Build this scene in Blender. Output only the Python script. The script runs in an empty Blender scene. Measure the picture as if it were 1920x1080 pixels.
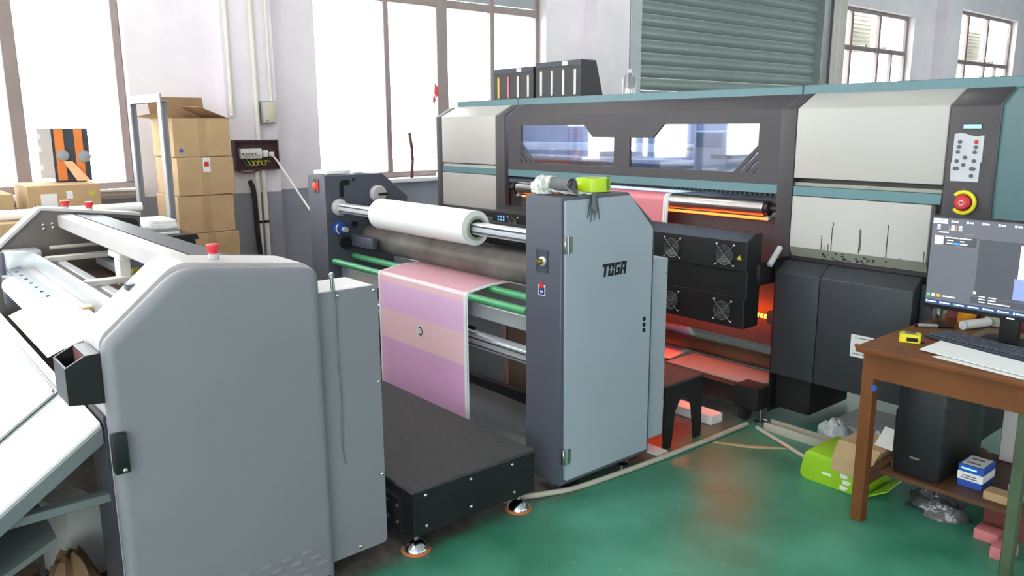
import bpy, bmesh, math, random
from mathutils import Vector, Matrix
random.seed(7)
sc = bpy.context.scene
col = sc.collection

# ------------------------------------------------------------------ camera
YAW, PITCH, ROLL, F, CAMH = math.radians(140.124), math.radians(11.48), math.radians(-0.309), 1488.2, 1.65
fw = Vector((math.cos(PITCH)*math.cos(YAW), math.cos(PITCH)*math.sin(YAW), -math.sin(PITCH)))
r0 = Vector((math.sin(YAW), -math.cos(YAW), 0)); u0 = r0.cross(fw)
rt = math.cos(ROLL)*r0 + math.sin(ROLL)*u0
up = -math.sin(ROLL)*r0 + math.cos(ROLL)*u0
cam_pos = Vector((0, 0, CAMH))
cd = bpy.data.cameras.new('camera'); cam = bpy.data.objects.new('camera', cd); col.objects.link(cam)
cam.matrix_world = Matrix(((rt.x, up.x, -fw.x, 0), (rt.y, up.y, -fw.y, 0), (rt.z, up.z, -fw.z, CAMH), (0, 0, 0, 1)))
cd.sensor_width = 36; cd.lens = 36*F/1920; cd.clip_start = .05; cd.clip_end = 200
sc.camera = cam

def at(px, py, x=None, y=None, z=None):
    """pixel of the photograph -> point on the plane x=, y= or z="""
    d = rt*((px-960)/F) - up*((py-540)/F) + fw
    t = x/d.x if x is not None else y/d.y if y is not None else (z-CAMH)/d.z
    return cam_pos + d*t

# ------------------------------------------------------------------ world, light, exposure
w = bpy.data.worlds.new('sky'); sc.world = w; w.use_nodes = True
bg = w.node_tree.nodes['Background']; bg.inputs[0].default_value = (.96, .98, 1, 1); bg.inputs[1].default_value = 8.5
vs = sc.view_settings; vs.view_transform = 'Standard'; vs.look = 'None'; vs.gamma = 1; vs.use_curve_mapping = False
vs.exposure = 0.0
sc.cycles.max_bounces = 8; sc.cycles.diffuse_bounces = 5; sc.cycles.transparent_max_bounces = 12

def portal(name, c, rot, sx, sy):
    l = bpy.data.lights.new(name, 'AREA'); l.shape = 'RECTANGLE'; l.size = sx; l.size_y = sy
    o = bpy.data.objects.new(name, l); o.location = c; o.rotation_euler = rot; col.objects.link(o)
    l.cycles.is_portal = True
    return o
HP = math.pi/2
# openings: left wall (y0, y1, z0, z1)
WIN_L = {'window_1': (-1.55, 1.87, 1.16, 4.0), 'window_2': (3.52, 6.42, 1.14, 4.0),
         'fill_window_8': (-5.0, -2.2, 1.16, 4.0), 'window_3': (13.0, 15.72, 1.2, 3.62), 'window_4': (17.8, 20.85, 1.2, 3.93)}  # leftmost window added out of view to brighten the left side
SHUT = (7.97, 12.45, 0, 4.3)
FILL_WIN_R = {'fill_window_5': (-4.8, -2.6, .25, 3.6), 'fill_window_6': (2.2, 3.4, 1.2, 3.4), 'fill_window_7': (7.0, 9.5, 1.2, 3.4), 'fill_window_11': (11.5, 15.0, 1.2, 4.2), 'fill_window_12': (17.0, 20.5, 1.2, 4.2)}  # unseen right-wall windows added and sized to light the machines and far wall
FILL_WIN_F = {'fill_window_9': (-5.2, -2.2, 1.2, 4.0), 'fill_window_10': (.6, 5.0, .25, 4.2)}  # unseen front-wall openings added as fill for the film and machine fronts
XL, XR, YF, YB, ZC = -7.05, 5.5, -5.5, 26.0, 5.2
for n, (a, b, c, d) in FILL_WIN_F.items():
    portal('portal_'+n, ((a+b)/2, YF-.26, (c+d)/2), (HP, 0, 0), b-a, d-c)
for n, (a, b, c, d) in WIN_L.items():
    portal('portal_'+n, (XL-.26, (a+b)/2, (c+d)/2), (0, -HP, 0), d-c, b-a)
for n, (a, b, c, d) in FILL_WIN_R.items():
    portal('portal_'+n, (XR+.26, (a+b)/2, (c+d)/2), (0, HP, 0), d-c, b-a)

# ------------------------------------------------------------------ materials
def lin(c):
    return tuple(((v/255)/12.92 if v/255 <= .04045 else ((v/255+.055)/1.055)**2.4) for v in c)
MATS = {}
def mat(name, c, rough=.5, metal=0, var=.06, scale=6, bump=0, bscale=80, emit=None, es=0, alpha=None, trans=0, spec=.5, coat=0):
    """procedural principled material; c in sRGB 0-255"""
    if name in MATS: return MATS[name]
    m = bpy.data.materials.new(name); m.use_nodes = True; nt = m.node_tree; N = nt.nodes; L = nt.links
    p = N['Principled BSDF']; c = lin(c)
    tc = N.new('ShaderNodeTexCoord')
    if var:
        nz = N.new('ShaderNodeTexNoise'); nz.inputs['Scale'].default_value = scale; nz.inputs['Detail'].default_value = 5
        L.new(tc.outputs['Object'], nz.inputs['Vector'])
        rp = N.new('ShaderNodeValToRGB')
        rp.color_ramp.elements[0].position = .3; rp.color_ramp.elements[1].position = .7
        rp.color_ramp.elements[0].color = tuple(v*(1-var) for v in c)+(1,)
        rp.color_ramp.elements[1].color = tuple(min(1, v*(1+var)) for v in c)+(1,)
        L.new(nz.outputs[0], rp.inputs[0]); L.new(rp.outputs[0], p.inputs['Base Color'])
    else:
        p.inputs['Base Color'].default_value = c+(1,)
    p.inputs['Roughness'].default_value = rough; p.inputs['Metallic'].default_value = metal
    p.inputs['Specular IOR Level'].default_value = spec
    if coat: p.inputs['Coat Weight'].default_value = coat
    if trans: p.inputs['Transmission Weight'].default_value = trans
    if alpha is not None: p.inputs['Alpha'].default_value = alpha
    if bump:
        nb = N.new('ShaderNodeTexNoise'); nb.inputs['Scale'].default_value = bscale
        L.new(tc.outputs['Object'], nb.inputs['Vector'])
        bp = N.new('ShaderNodeBump'); bp.inputs['Strength'].default_value = bump; bp.inputs['Distance'].default_value = .01
        L.new(nb.outputs[0], bp.inputs['Height']); L.new(bp.outputs[0], p.inputs['Normal'])
    if emit:
        p.inputs['Emission Color'].default_value = lin(emit)+(1,); p.inputs['Emission Strength'].default_value = es
    MATS[name] = m
    return m

def mat_pane(name, tint=(1, 1, 1), gl=.08):
    m = bpy.data.materials.new(name); m.use_nodes = True; nt = m.node_tree; N = nt.nodes; L = nt.links
    N.remove(N['Principled BSDF']); o = N['Material Output']
    t = N.new('ShaderNodeBsdfTransparent'); t.inputs[0].default_value = tint+(1,)
    g = N.new('ShaderNodeBsdfGlossy'); g.inputs['Roughness'].default_value = .03
    x = N.new('ShaderNodeMixShader'); x.inputs[0].default_value = gl
    L.new(t.outputs[0], x.inputs[1]); L.new(g.outputs[0], x.inputs[2]); L.new(x.outputs[0], o.inputs[0])
    MATS[name] = m
    return m

def mat_wall():
    """white plaster with grey painted dado up to 1.1 m, dirt specks"""
    m = bpy.data.materials.new('painted_plaster'); m.use_nodes = True; nt = m.node_tree; N = nt.nodes; L = nt.links
    p = N['Principled BSDF']; tc = N.new('ShaderNodeTexCoord'); sp = N.new('ShaderNodeSeparateXYZ')
    L.new(tc.outputs['Object'], sp.inputs[0])
    gt = N.new('ShaderNodeMath'); gt.operation = 'GREATER_THAN'; gt.inputs[1].default_value = 1.1
    nz = N.new('ShaderNodeTexNoise'); nz.inputs['Scale'].default_value = 2.5; nz.inputs['Detail'].default_value = 6
    L.new(tc.outputs['Object'], nz.inputs['Vector'])
    ad = N.new('ShaderNodeMath'); ad.operation = 'MULTIPLY_ADD'; ad.inputs[1].default_value = .015
    L.new(nz.outputs[0], ad.inputs[0]); L.new(sp.outputs[2], ad.inputs[2]); L.new(ad.outputs[0], gt.inputs[0])
    a = N.new('ShaderNodeValToRGB'); b = N.new('ShaderNodeValToRGB')
    for r, c0, c1 in ((a, (134, 137, 150), (150, 153, 164)), (b, (226, 220, 228), (238, 232, 238))):
        r.color_ramp.elements[0].position = .3; r.color_ramp.elements[1].position = .7
        r.color_ramp.elements[0].color = lin(c0)+(1,); r.color_ramp.elements[1].color = lin(c1)+(1,)
        L.new(nz.outputs[0], r.inputs[0])
    mx = N.new('ShaderNodeMix'); mx.data_type = 'RGBA'
    L.new(gt.outputs[0], mx.inputs[0]); L.new(a.outputs[0], mx.inputs[6]); L.new(b.outputs[0], mx.inputs[7])
    L.new(mx.outputs[2], p.inputs['Base Color']); p.inputs['Roughness'].default_value = .7
    MATS['painted_plaster'] = m
    return m

def mat_floor():
    """green epoxy paint, worn and dusty; bare dirty concrete under the machines"""
    m = bpy.data.materials.new('green_floor_paint'); m.use_nodes = True; nt = m.node_tree; N = nt.nodes; L = nt.links
    p = N['Principled BSDF']; tc = N.new('ShaderNodeTexCoord'); sp = N.new('ShaderNodeSeparateXYZ')
    L.new(tc.outputs['Object'], sp.inputs[0])
    n1 = N.new('ShaderNodeTexNoise'); n1.inputs['Scale'].default_value = 3; n1.inputs['Detail'].default_value = 8
    n2 = N.new('ShaderNodeTexNoise'); n2.inputs['Scale'].default_value = 22; n2.inputs['Detail'].default_value = 6
    for n in (n1, n2): L.new(tc.outputs['Object'], n.inputs['Vector'])
    g = N.new('ShaderNodeValToRGB'); e = g.color_ramp.elements
    e[0].position = .32; e[0].color = lin((52, 122, 98))+(1,); e[1].position = .68; e[1].color = lin((80, 152, 128))+(1,)
    L.new(n1.outputs[0], g.inputs[0])
    d = N.new('ShaderNodeValToRGB'); e = d.color_ramp.elements
    e[0].position = .3; e[0].color = lin((74, 68, 64))+(1,); e[1].position = .7; e[1].color = lin((112, 106, 100))+(1,)
    L.new(n2.outputs[0], d.inputs[0])
    ma = N.new('ShaderNodeMath'); ma.operation = 'MULTIPLY_ADD'; ma.inputs[1].default_value = .35
    L.new(n1.outputs[0], ma.inputs[0]); L.new(sp.outputs[0], ma.inputs[2])
    mr = N.new('ShaderNodeMapRange'); mr.inputs[1].default_value = -2.36; mr.inputs[2].default_value = -2.24
    L.new(ma.outputs[0], mr.inputs[0])
    mx = N.new('ShaderNodeMix'); mx.data_type = 'RGBA'
    L.new(mr.outputs[0], mx.inputs[0]); L.new(d.outputs[0], mx.inputs[6]); L.new(g.outputs[0], mx.inputs[7])
    # dust specks
    sk = N.new('ShaderNodeValToRGB'); e = sk.color_ramp.elements; e[0].position = .66; e[0].color = (0, 0, 0, 1); e[1].position = .74; e[1].color = (.35, .35, .35, 1)
    L.new(n2.outputs[0], sk.inputs[0])
    m2 = N.new('ShaderNodeMix'); m2.data_type = 'RGBA'; m2.inputs[7].default_value = lin((150, 165, 150))+(1,)
    L.new(sk.outputs[0], m2.inputs[0]); L.new(mx.outputs[2], m2.inputs[6])
    L.new(m2.outputs[2], p.inputs['Base Color'])
    rr = N.new('ShaderNodeMapRange'); rr.inputs[3].default_value = .28; rr.inputs[4].default_value = .5
    L.new(n1.outputs[0], rr.inputs[0]); L.new(rr.outputs[0], p.inputs['Roughness'])
    MATS['floor'] = m
    return m

def mat_film(name, bands, uw, lines):
    """printed banner: colour bands along the length (attribute v in metres), borders across (attribute u in metres)"""
    m = bpy.data.materials.new(name); m.use_nodes = True; nt = m.node_tree; N = nt.nodes; L = nt.links
    p = N['Principled BSDF']; av = N.new('ShaderNodeAttribute'); av.attribute_name = 'v'; au = N.new('ShaderNodeAttribute'); au.attribute_name = 'u'
    mr = N.new('ShaderNodeMapRange'); mr.inputs[1].default_value = 0; mr.inputs[2].default_value = bands[-1][0]
    L.new(av.outputs['Fac'], mr.inputs[0])
    rp = N.new('ShaderNodeValToRGB'); cr = rp.color_ramp; cr.interpolation = 'CONSTANT'
    mx = bands[-1][0]
    cr.elements[0].position = 0; cr.elements[0].color = lin(bands[0][1])+(1,)
    cr.elements[1].position = bands[1][0]/mx; cr.elements[1].color = lin(bands[1][1])+(1,)
    for v, c in bands[2:]:
        e = cr.elements.new(min(.999, v/mx)); e.color = lin(c)+(1,)
    L.new(mr.outputs[0], rp.inputs[0])
    mu = N.new('ShaderNodeMapRange'); mu.inputs[1].default_value = 0; mu.inputs[2].default_value = uw
    L.new(au.outputs['Fac'], mu.inputs[0])
    ru = N.new('ShaderNodeValToRGB'); cu = ru.color_ramp; cu.interpolation = 'CONSTANT'
    cu.elements[0].position = 0; cu.elements[0].color = (1, 1, 1, 1)
    cu.elements[1].position = lines[1][0]/uw; cu.elements[1].color = lines[1][1]
    for v, c in lines[2:]:
        e = cu.elements.new(v/uw); e.color = c
    L.new(mu.outputs[0], ru.inputs[0])
    x = N.new('ShaderNodeMix'); x.data_type = 'RGBA'
    L.new(ru.outputs['Alpha'], x.inputs[0]); L.new(rp.outputs[0], x.inputs[6]); L.new(ru.outputs[0], x.inputs[7])
    L.new(x.outputs[2], p.inputs['Base Color']); p.inputs['Roughness'].default_value = .38
    MATS[name] = m
    return m

mat_wall(); mat_floor(); mat_pane('window_glass', (.97, 1, .99), .06); mat_pane('printer_glass', (.72, .76, .84), .22); mat_pane('clear_plastic', (.88, .9, .9), .15)
mat('ceiling_white', (215, 215, 218), .8); mat('frame_bronze', (142, 128, 126), .45, .3); mat('shutter_green', (142, 156, 154), .35, .15, .05)
mat('galvanised', (170, 175, 178), .4, .6); mat('trim_white', (226, 224, 228), .6)
mat('machine_grey', (131, 129, 137), .42, 0, .03, 3, .05, 400); mat('machine_light', (196, 190, 190), .45, 0, .05)
mat('door_grey', (166, 174, 186), .45, 0, .02, 2, .04, 500); mat('slate', (84, 86, 98), .42, 0, .04, 3, .04, 500)
mat('slate_dark', (62, 65, 76), .45, 0, .05, 3); mat('printer_white', (191, 186, 182), .45, 0, .025, 2, .05, 300)
mat('printer_char', (70, 64, 68), .5, 0, .04, 4, .06, 500); mat('printer_teal', (98, 132, 139), .42, 0, .03)
mat('black_steel', (30, 29, 32), .4, .1, .1); mat('cover_black', (53, 55, 61), .5, 0, .06, 3, .05, 300)
mat('black_plastic', (22, 22, 24), .45, 0, .1); mat('black_matt', (16, 16, 17), .8, 0, .1); mat('rubber', (26, 25, 26), .85)
mat('chrome', (215, 215, 220), .15, 1, .03); mat('steel', (176, 170, 168), .28, .95, .06, 12); mat('alu', (222, 224, 228), .35, .55, .03)
mat('roller_dark', (112, 106, 102), .55, .25, .28, 7, .08, 60); mat('green_roller', (74, 158, 106), .35, 0, .06, 10)
mat('white_paper', (244, 243, 240), .75, 0, .02); mat('white_film', (246, 244, 242), .4, 0, .02); mat('core_card', (172, 176, 156), .8, 0, .08)
mat('grit_top', (62, 60, 62), .7, 0, .22, 60, .5, 260); mat('cardboard', (186, 156, 118), .85, 0, .08, 5); mat('card_dark', (138, 108, 80), .85, 0, .1)
mat('packing_tape', (176, 146, 108), .35, 0, .04); mat('wood', (112, 66, 34), .55, 0, .2, 5, .05, 40, spec=.3); mat('wood_dark', (86, 54, 34), .5, 0, .2, 5)
mat('red_plastic', (206, 48, 58), .35, 0, .04); mat('red_light', (230, 60, 60), .3, 0, 0, emit=(255, 60, 50), es=.8); mat('yellow_plastic', (226, 214, 40), .4, 0, .04)
mat('lime_tape', (190, 226, 30), .35, 0, .04); mat('amber', (196, 132, 34), .3, 0, .1); mat('blue_plastic', (44, 82, 170), .35, 0, .06)
mat('brass', (190, 150, 80), .3, .9, .05); mat('cloth_white', (226, 222, 218), .95, 0, .05, 12, .3, 120); mat('cloth_grey', (112, 114, 118), .95, 0, .1, 20, .3, 120)
mat('pvc', (188, 182, 168), .5, 0, .08); mat('pvc_white', (226, 222, 214), .45, 0, .04); mat('cable_white', (222, 222, 216), .5); mat('cable_black', (26, 26, 28), .5)
mat('ink_stain', (32, 26, 30), .5, 0, .2, 30); mat('lettering_black', (22, 26, 32), .5, 0, 0); mat('orange_print', (226, 130, 64), .7, 0, .08)
mat('wire_yellow', (196, 186, 60), .5); mat('wire_green', (70, 130, 70), .5); mat('sticker_white', (228, 228, 226), .5, 0, .02); mat('sticker_blue', (36, 48, 110), .5)
mat('keypad_grey', (196, 196, 202), .45, 0, .02); mat('button_grey', (92, 90, 96), .45); mat('lcd', (150, 210, 245), .3, 0, 0, emit=(130, 205, 255), es=.9)
mat('led_tube', (255, 255, 255), .4, 0, 0, emit=(225, 235, 255), es=60); mat('heater_glow', (255, 110, 40), .4, 0, 0, emit=(255, 80, 14), es=50)
mat('reflection_glow', (255, 140, 60), .4, 0, 0, emit=(255, 120, 40), es=2.2)  # glow for the orange reflection below the steel roller
mat('inner_blue', (168, 180, 204), .35, .1, .08, 4); mat('inner_white', (222, 226, 232), .4)
mat('roller_brown', (120, 84, 66), .45, .1, .12, 6); mat('lime_box', (150, 196, 40), .4, 0, .05); mat('pink_brick', (206, 120, 124), .8, 0, .08, 20)
mat('maroon', (110, 56, 54), .8, 0, .1); mat('plastic_bag', (206, 210, 214), .25, 0, .12, 20, .5, 30); mat('clear_bag', (72, 72, 74), .15, 0, .3, 30, .6, 25)
mat('olive_lip', (150, 150, 138), .5); mat('brown_board', (128, 104, 86), .7, 0, .06); mat('grey_sheet', (150, 156, 160), .35, 0, .06); mat('orange_rubber', (190, 110, 60), .7)
mat('concrete', (190, 186, 180), .9); mat('ac_case', (206, 200, 184), .6, 0, .05); mat('screen_mid', (70, 72, 80), .4, 0, 0, emit=(110, 114, 124), es=.75)
mat('screen_dark', (50, 52, 58), .4, 0, 0, emit=(86, 90, 98), es=.75); mat('screen_white', (240, 240, 250), .4, 0, 0, emit=(250, 250, 255), es=.95)
mat('screen_blue', (90, 110, 210), .4, 0, 0, emit=(150, 160, 240), es=.9); mat('screen_text', (220, 220, 226), .4, 0, 0, emit=(225, 228, 235), es=.8)
mat('screen_accent', (60, 140, 220), .4, 0, 0, emit=(70, 150, 240), es=.8); mat('screen_green', (80, 190, 90), .4, 0, 0, emit=(90, 200, 100), es=.7)
mat('screen_orange', (220, 150, 60), .4, 0, 0, emit=(225, 160, 70), es=.7); mat('screen_rule', (120, 100, 96), .4, 0, 0, emit=(150, 128, 120), es=.6)
mat('screen_bar', (40, 60, 90), .4, 0, 0, emit=(48, 78, 120), es=.7); mat('fill_tube', (255, 255, 255), .4, 0, 0, emit=(255, 250, 240), es=30)  # tube emission of the added fill lamps
mat('leg_green', (70, 84, 62), .5, 0, .2)
mat('ink_box_black', (62, 58, 60), .55, 0, .06)
mat('board_brown', (72, 50, 54), .7, 0, .2, 10)
mat('frame_grey', (150, 148, 152), .45, .2, .05)
mat('bar_grey', (108, 112, 115), .45)
mat('plate_taupe', (112, 104, 100), .5, .1, .08)
mat('orange_pale', (238, 190, 148), .7, 0, .05)
mat('grill_steel', (150, 150, 152), .35, .8, .05)
mat('chain_grey', (84, 88, 94), .5)
mat('key_grey', (74, 78, 90), .5); mat('kb_body', (52, 56, 68), .5); mat('ink_yellow', (236, 190, 70), .4); mat('ink_magenta', (214, 110, 130), .4); mat('ink_clear', (214, 210, 206), .4)

# ------------------------------------------------------------------ mesh builder
class M:
    def __init__(s): s.v = []; s.f = []
    def add(s, vs, fs):
        o = len(s.v); s.v += [tuple(v) for v in vs]; s.f += [[i+o for i in f] for f in fs]; return s
    def frombm(s, bm):
        bm.verts.index_update(); s.add([v.co for v in bm.verts], [[v.index for v in f.verts] for f in bm.faces]); bm.free(); return s
    def box(s, x0, x1, y0, y1, z0, z1, b=0, seg=2):
        x0, x1 = sorted((x0, x1)); y0, y1 = sorted((y0, y1)); z0, z1 = sorted((z0, z1))
        vs = [(x, y, z) for x in (x0, x1) for y in (y0, y1) for z in (z0, z1)]
        fs = [(0, 1, 3, 2), (4, 6, 7, 5), (0, 4, 5, 1), (2, 3, 7, 6), (0, 2, 6, 4), (1, 5, 7, 3)]
        if not b: return s.add(vs, fs)
        bm = bmesh.new(); V = [bm.verts.new(v) for v in vs]
        for f in fs: bm.faces.new([V[i] for i in f])
        bmesh.ops.bevel(bm, geom=bm.edges[:], offset=min(b, (x1-x0)*.45, (y1-y0)*.45, (z1-z0)*.45), segments=seg, affect='EDGES', profile=.5)
        return s.frombm(bm)
    def prism(s, pts, ax, a, b, bev=0, seg=2):
        n = len(pts)
        def P(p, t): return {'x': (t, p[0], p[1]), 'y': (p[0], t, p[1]), 'z': (p[0], p[1], t)}[ax]
        vs = [P(p, a) for p in pts]+[P(p, b) for p in pts]
        fs = [list(range(n)), list(range(2*n-1, n-1, -1))]+[[i, i+n, (i+1) % n+n, (i+1) % n] for i in range(n)]
        bm = bmesh.new(); V = [bm.verts.new(v) for v in vs]
        for f in fs: bm.faces.new([V[i] for i in f])
        bmesh.ops.recalc_face_normals(bm, faces=bm.faces[:])
        if bev:
            e = [e for e in bm.edges if len(e.link_faces) == 2 and (len(e.link_faces[0].verts) == n or len(e.link_faces[1].verts) == n)] if n > 8 else bm.edges[:]
            bmesh.ops.bevel(bm, geom=e, offset=bev, segments=seg, affect='EDGES', profile=.5)
        return s.frombm(bm)
    def cyl(s, p, q, r, r2=None, n=20, cap=True):
        p = Vector(p); q = Vector(q); r2 = r if r2 is None else r2
        d = (q-p).normalized(); a = d.orthogonal().normalized(); b = d.cross(a)
        vs = []
        for c, R in ((p, r), (q, r2)):
            vs += [c+(a*math.cos(2*math.pi*i/n)+b*math.sin(2*math.pi*i/n))*R for i in range(n)]
        fs = [[i, (i+1) % n, (i+1) % n+n, i+n] for i in range(n)]
        if cap: fs += [list(range(n-1, -1, -1)), list(range(n, 2*n))]
        return s.add(vs, fs)
    def pipe(s, p, q, r, ri, n=24):
        p = Vector(p); q = Vector(q); d = (q-p).normalized(); a = d.orthogonal().normalized(); b = d.cross(a); vs = []
        for c, R in ((p, r), (q, r), (q, ri), (p, ri)):
            vs += [c+(a*math.cos(2*math.pi*i/n)+b*math.sin(2*math.pi*i/n))*R for i in range(n)]
        fs = []
        for k in range(4):
            o = k*n; t = ((k+1) % 4)*n
            fs += [[o+i, o+(i+1) % n, t+(i+1) % n, t+i] for i in range(n)]
        return s.add(vs, fs)
    def tube(s, path, r, n=8, smooth=0):
        P = [Vector(p) for p in path]
        for _ in range(smooth):
            Q = [P[0]]
            for a, b in zip(P, P[1:]): Q += [a*.75+b*.25, a*.25+b*.75]
            P = Q+[P[-1]]
        ref = Vector((0, 0, 1)); vs = []; fs = []
        for i, p in enumerate(P):
            d = (P[min(i+1, len(P)-1)]-P[max(i-1, 0)]).normalized()
            a = d.cross(ref)
            if a.length < .05: a = d.cross(Vector((1, 0, 0)))
            a.normalize(); b = d.cross(a)
            vs += [p+(a*math.cos(2*math.pi*k/n)+b*math.sin(2*math.pi*k/n))*r for k in range(n)]
        for i in range(len(P)-1):
            fs += [[i*n+k, i*n+(k+1) % n, (i+1)*n+(k+1) % n, (i+1)*n+k] for k in range(n)]
        fs += [list(range(n-1, -1, -1)), [(len(P)-1)*n+k for k in range(n)]]
        return s.add(vs, fs)
    def lathe(s, c, prof, ax='z', n=24):
        """prof: (radius, height) list along axis from point c"""
        vs = []; fs = []
        for R, h in prof:
            for i in range(n):
                a = 2*math.pi*i/n; u, v = R*math.cos(a), R*math.sin(a)
                vs.append({'z': (c[0]+u, c[1]+v, c[2]+h), 'x': (c[0]+h, c[1]+u, c[2]+v), 'y': (c[0]+u, c[1]+h, c[2]+v)}[ax])
        for k in range(len(prof)-1):
            fs += [[k*n+i, k*n+(i+1) % n, (k+1)*n+(i+1) % n, (k+1)*n+i] for i in range(n)]
        fs += [list(range(n-1, -1, -1)), [(len(prof)-1)*n+i for i in range(n)]]
        return s.add(vs, fs)
    def torus(s, c, R, r, ax='x', n=28, k=6, a0=0, a1=2*math.pi):
        pts = []
        full = abs(a1-a0-2*math.pi) < 1e-4; m = n if full else n+1
        vs = []; fs = []
        for i in range(m):
            a = a0+(a1-a0)*i/n
            for j in range(k):
                b = 2*math.pi*j/k; u = (R+r*math.cos(b))*math.cos(a); v = (R+r*math.cos(b))*math.sin(a); h = r*math.sin(b)
                vs.append({'z': (c[0]+u, c[1]+v, c[2]+h), 'x': (c[0]+h, c[1]+u, c[2]+v), 'y': (c[0]+u, c[1]+h, c[2]+v)}[ax])
        for i in range(n if full else n):
            i2 = (i+1) % m
            fs += [[i*k+j, i*k+(j+1) % k, i2*k+(j+1) % k, i2*k+j] for j in range(k)]
        return s.add(vs, fs)
    def sheet(s, pts, t=.0):
        """thick sheet from grid rows of points"""
        nu = len(pts); nv = len(pts[0]); vs = [Vector(p) for r in pts for p in r]
        fs = [[i*nv+j, i*nv+j+1, (i+1)*nv+j+1, (i+1)*nv+j] for i in range(nu-1) for j in range(nv-1)]
        if t:
            bm = bmesh.new(); V = [bm.verts.new(v) for v in vs]
            for f in fs: bm.faces.new([V[i] for i in f])
            bmesh.ops.recalc_face_normals(bm, faces=bm.faces[:])
            bmesh.ops.solidify(bm, geom=bm.faces[:], thickness=t)
            return s.frombm(bm)
        return s.add(vs, fs)
    def xf(s, mtx):
        s.v = [tuple(mtx @ Vector(v)) for v in s.v]; return s
    def mesh(s, name='m', sharp=38):
        me = bpy.data.meshes.new(name); me.from_pydata(s.v, [], s.f); me.update()
        bm = bmesh.new(); bm.from_mesh(me); bmesh.ops.recalc_face_normals(bm, faces=bm.faces[:]); bm.to_mesh(me); bm.free()
        me.polygons.foreach_set('use_smooth', [True]*len(me.polygons))
        me.set_sharp_from_angle(angle=math.radians(sharp))
        return me

def rpoly(pts, r, n=5):
    """round the corners of a polygon; r is one radius or one per corner"""
    out = []; m = len(pts)
    for i in range(m):
        R = r[i] if isinstance(r, (list, tuple)) else r
        p = Vector(pts[i]).to_2d(); a = Vector(pts[i-1]).to_2d(); b = Vector(pts[(i+1) % m]).to_2d()
        if R <= 0: out.append(tuple(p)); continue
        da = (a-p).normalized(); db = (b-p).normalized()
        for k in range(n+1):
            t = k/n; q = p+da*R*(1-t)**2+db*R*t**2
            out.append(tuple(q))
    return out

def fill_mesh(loops, ax, a, b):
    """flat shape with holes, extruded between a and b along ax"""
    cu = bpy.data.curves.new('fill', 'CURVE'); cu.dimensions = '2D'; cu.fill_mode = 'BOTH'; cu.extrude = abs(b-a)/2
    for lp in loops:
        sp = cu.splines.new('POLY'); sp.points.add(len(lp)-1); sp.use_cyclic_u = True
        for q, p in zip(sp.points, lp): q.co = (p[0], p[1], 0, 1)
    o = bpy.data.objects.new('fill', cu); col.objects.link(o)
    dg = bpy.context.evaluated_depsgraph_get(); me = bpy.data.meshes.new_from_object(o.evaluated_get(dg))
    bpy.data.objects.remove(o); mid = (a+b)/2; m = M()
    m.f = [list(p.vertices) for p in me.polygons]
    for v in me.vertices:
        x, y, z = v.co
        m.v.append({'x': (mid+z, x, y), 'y': (x, mid-z, y), 'z': (x, y, mid+z)}[ax])
    bpy.data.meshes.remove(me)
    return m

def text_mesh(s, size, face, pos, depth=.002, width=None, align='CENTER', shear=0):
    """lettering facing +x, -y or +z, centred on pos"""
    cu = bpy.data.curves.new('text', 'FONT'); cu.body = s; cu.size = size; cu.extrude = depth/2; cu.align_x = align; cu.align_y = 'CENTER'; cu.shear = shear
    cu.resolution_u = 3
    o = bpy.data.objects.new('text', cu); col.objects.link(o)
    dg = bpy.context.evaluated_depsgraph_get(); me = bpy.data.meshes.new_from_object(o.evaluated_get(dg)); bpy.data.objects.remove(o)
    m = M(); m.f = [list(p.vertices) for p in me.polygons]; k = 1
    if width and me.vertices:
        xs = [v.co.x for v in me.vertices]; k = width/(max(xs)-min(xs))
    for v in me.vertices:
        x, y, z = v.co; x *= k
        m.v.append({'+x': (pos[0]+z, pos[1]+x, pos[2]+y), '-y': (pos[0]+x, pos[1]-z, pos[2]+y), '+z': (pos[0]+x, pos[1]+y, pos[2]+z)}[face])
    bpy.data.meshes.remove(me)
    return m

W = {}
def put(name, me, material, parent=None, loc=(0, 0, 0), **kw):
    """link a mesh; loc is the world position of its origin"""
    if isinstance(me, M): me = me.mesh(name)
    o = bpy.data.objects.new(name, me); col.objects.link(o)
    mt = MATS[material] if isinstance(material, str) else material
    if not me.materials: me.materials.append(mt)
    W[o] = Vector(loc)
    if parent: o.parent = parent; o.location = W[o]-W[parent]
    else: o.location = loc
    for k, v in kw.items(): o[k] = v
    return o
def thing(name, label, cat, loc=(0, 0, 0), **kw):
    o = bpy.data.objects.new(name, None); col.objects.link(o); o.location = loc; W[o] = Vector(loc); o.empty_display_size = .1
    if label: o['label'] = label
    if cat: o['category'] = cat
    for k, v in kw.items(): o[k] = v
    return o
def solo(name, m, material, label, cat, **kw):
    """a thing that is one mesh: origin moved to its base"""
    lo = [min(v[i] for v in m.v) for i in range(3)]; hi = [max(v[i] for v in m.v) for i in range(3)]
    c = ((lo[0]+hi[0])/2, (lo[1]+hi[1])/2, lo[2])
    m.v = [(v[0]-c[0], v[1]-c[1], v[2]-c[2]) for v in m.v]
    return put(name, m, material, None, c, label=label, category=cat, **kw)
def struct(name, m, material, **kw):
    return put(name, m, material, None, kind='structure', **kw)
def near(m, o):
    """shift a builder so that its mesh is local to o"""
    m.v = [(v[0]-o[0], v[1]-o[1], v[2]-o[2]) for v in m.v]; return m
def rect(a, b, c, d): return [(a, c), (b, c), (b, d), (a, d)]
def screw_mesh(ax='x', r=.006):
    return M().lathe((0, 0, 0), [(r, -.003), (r, .002), (r*.6, .005), (r*.1, .0058)], ax, 12).mesh('screw')

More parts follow.
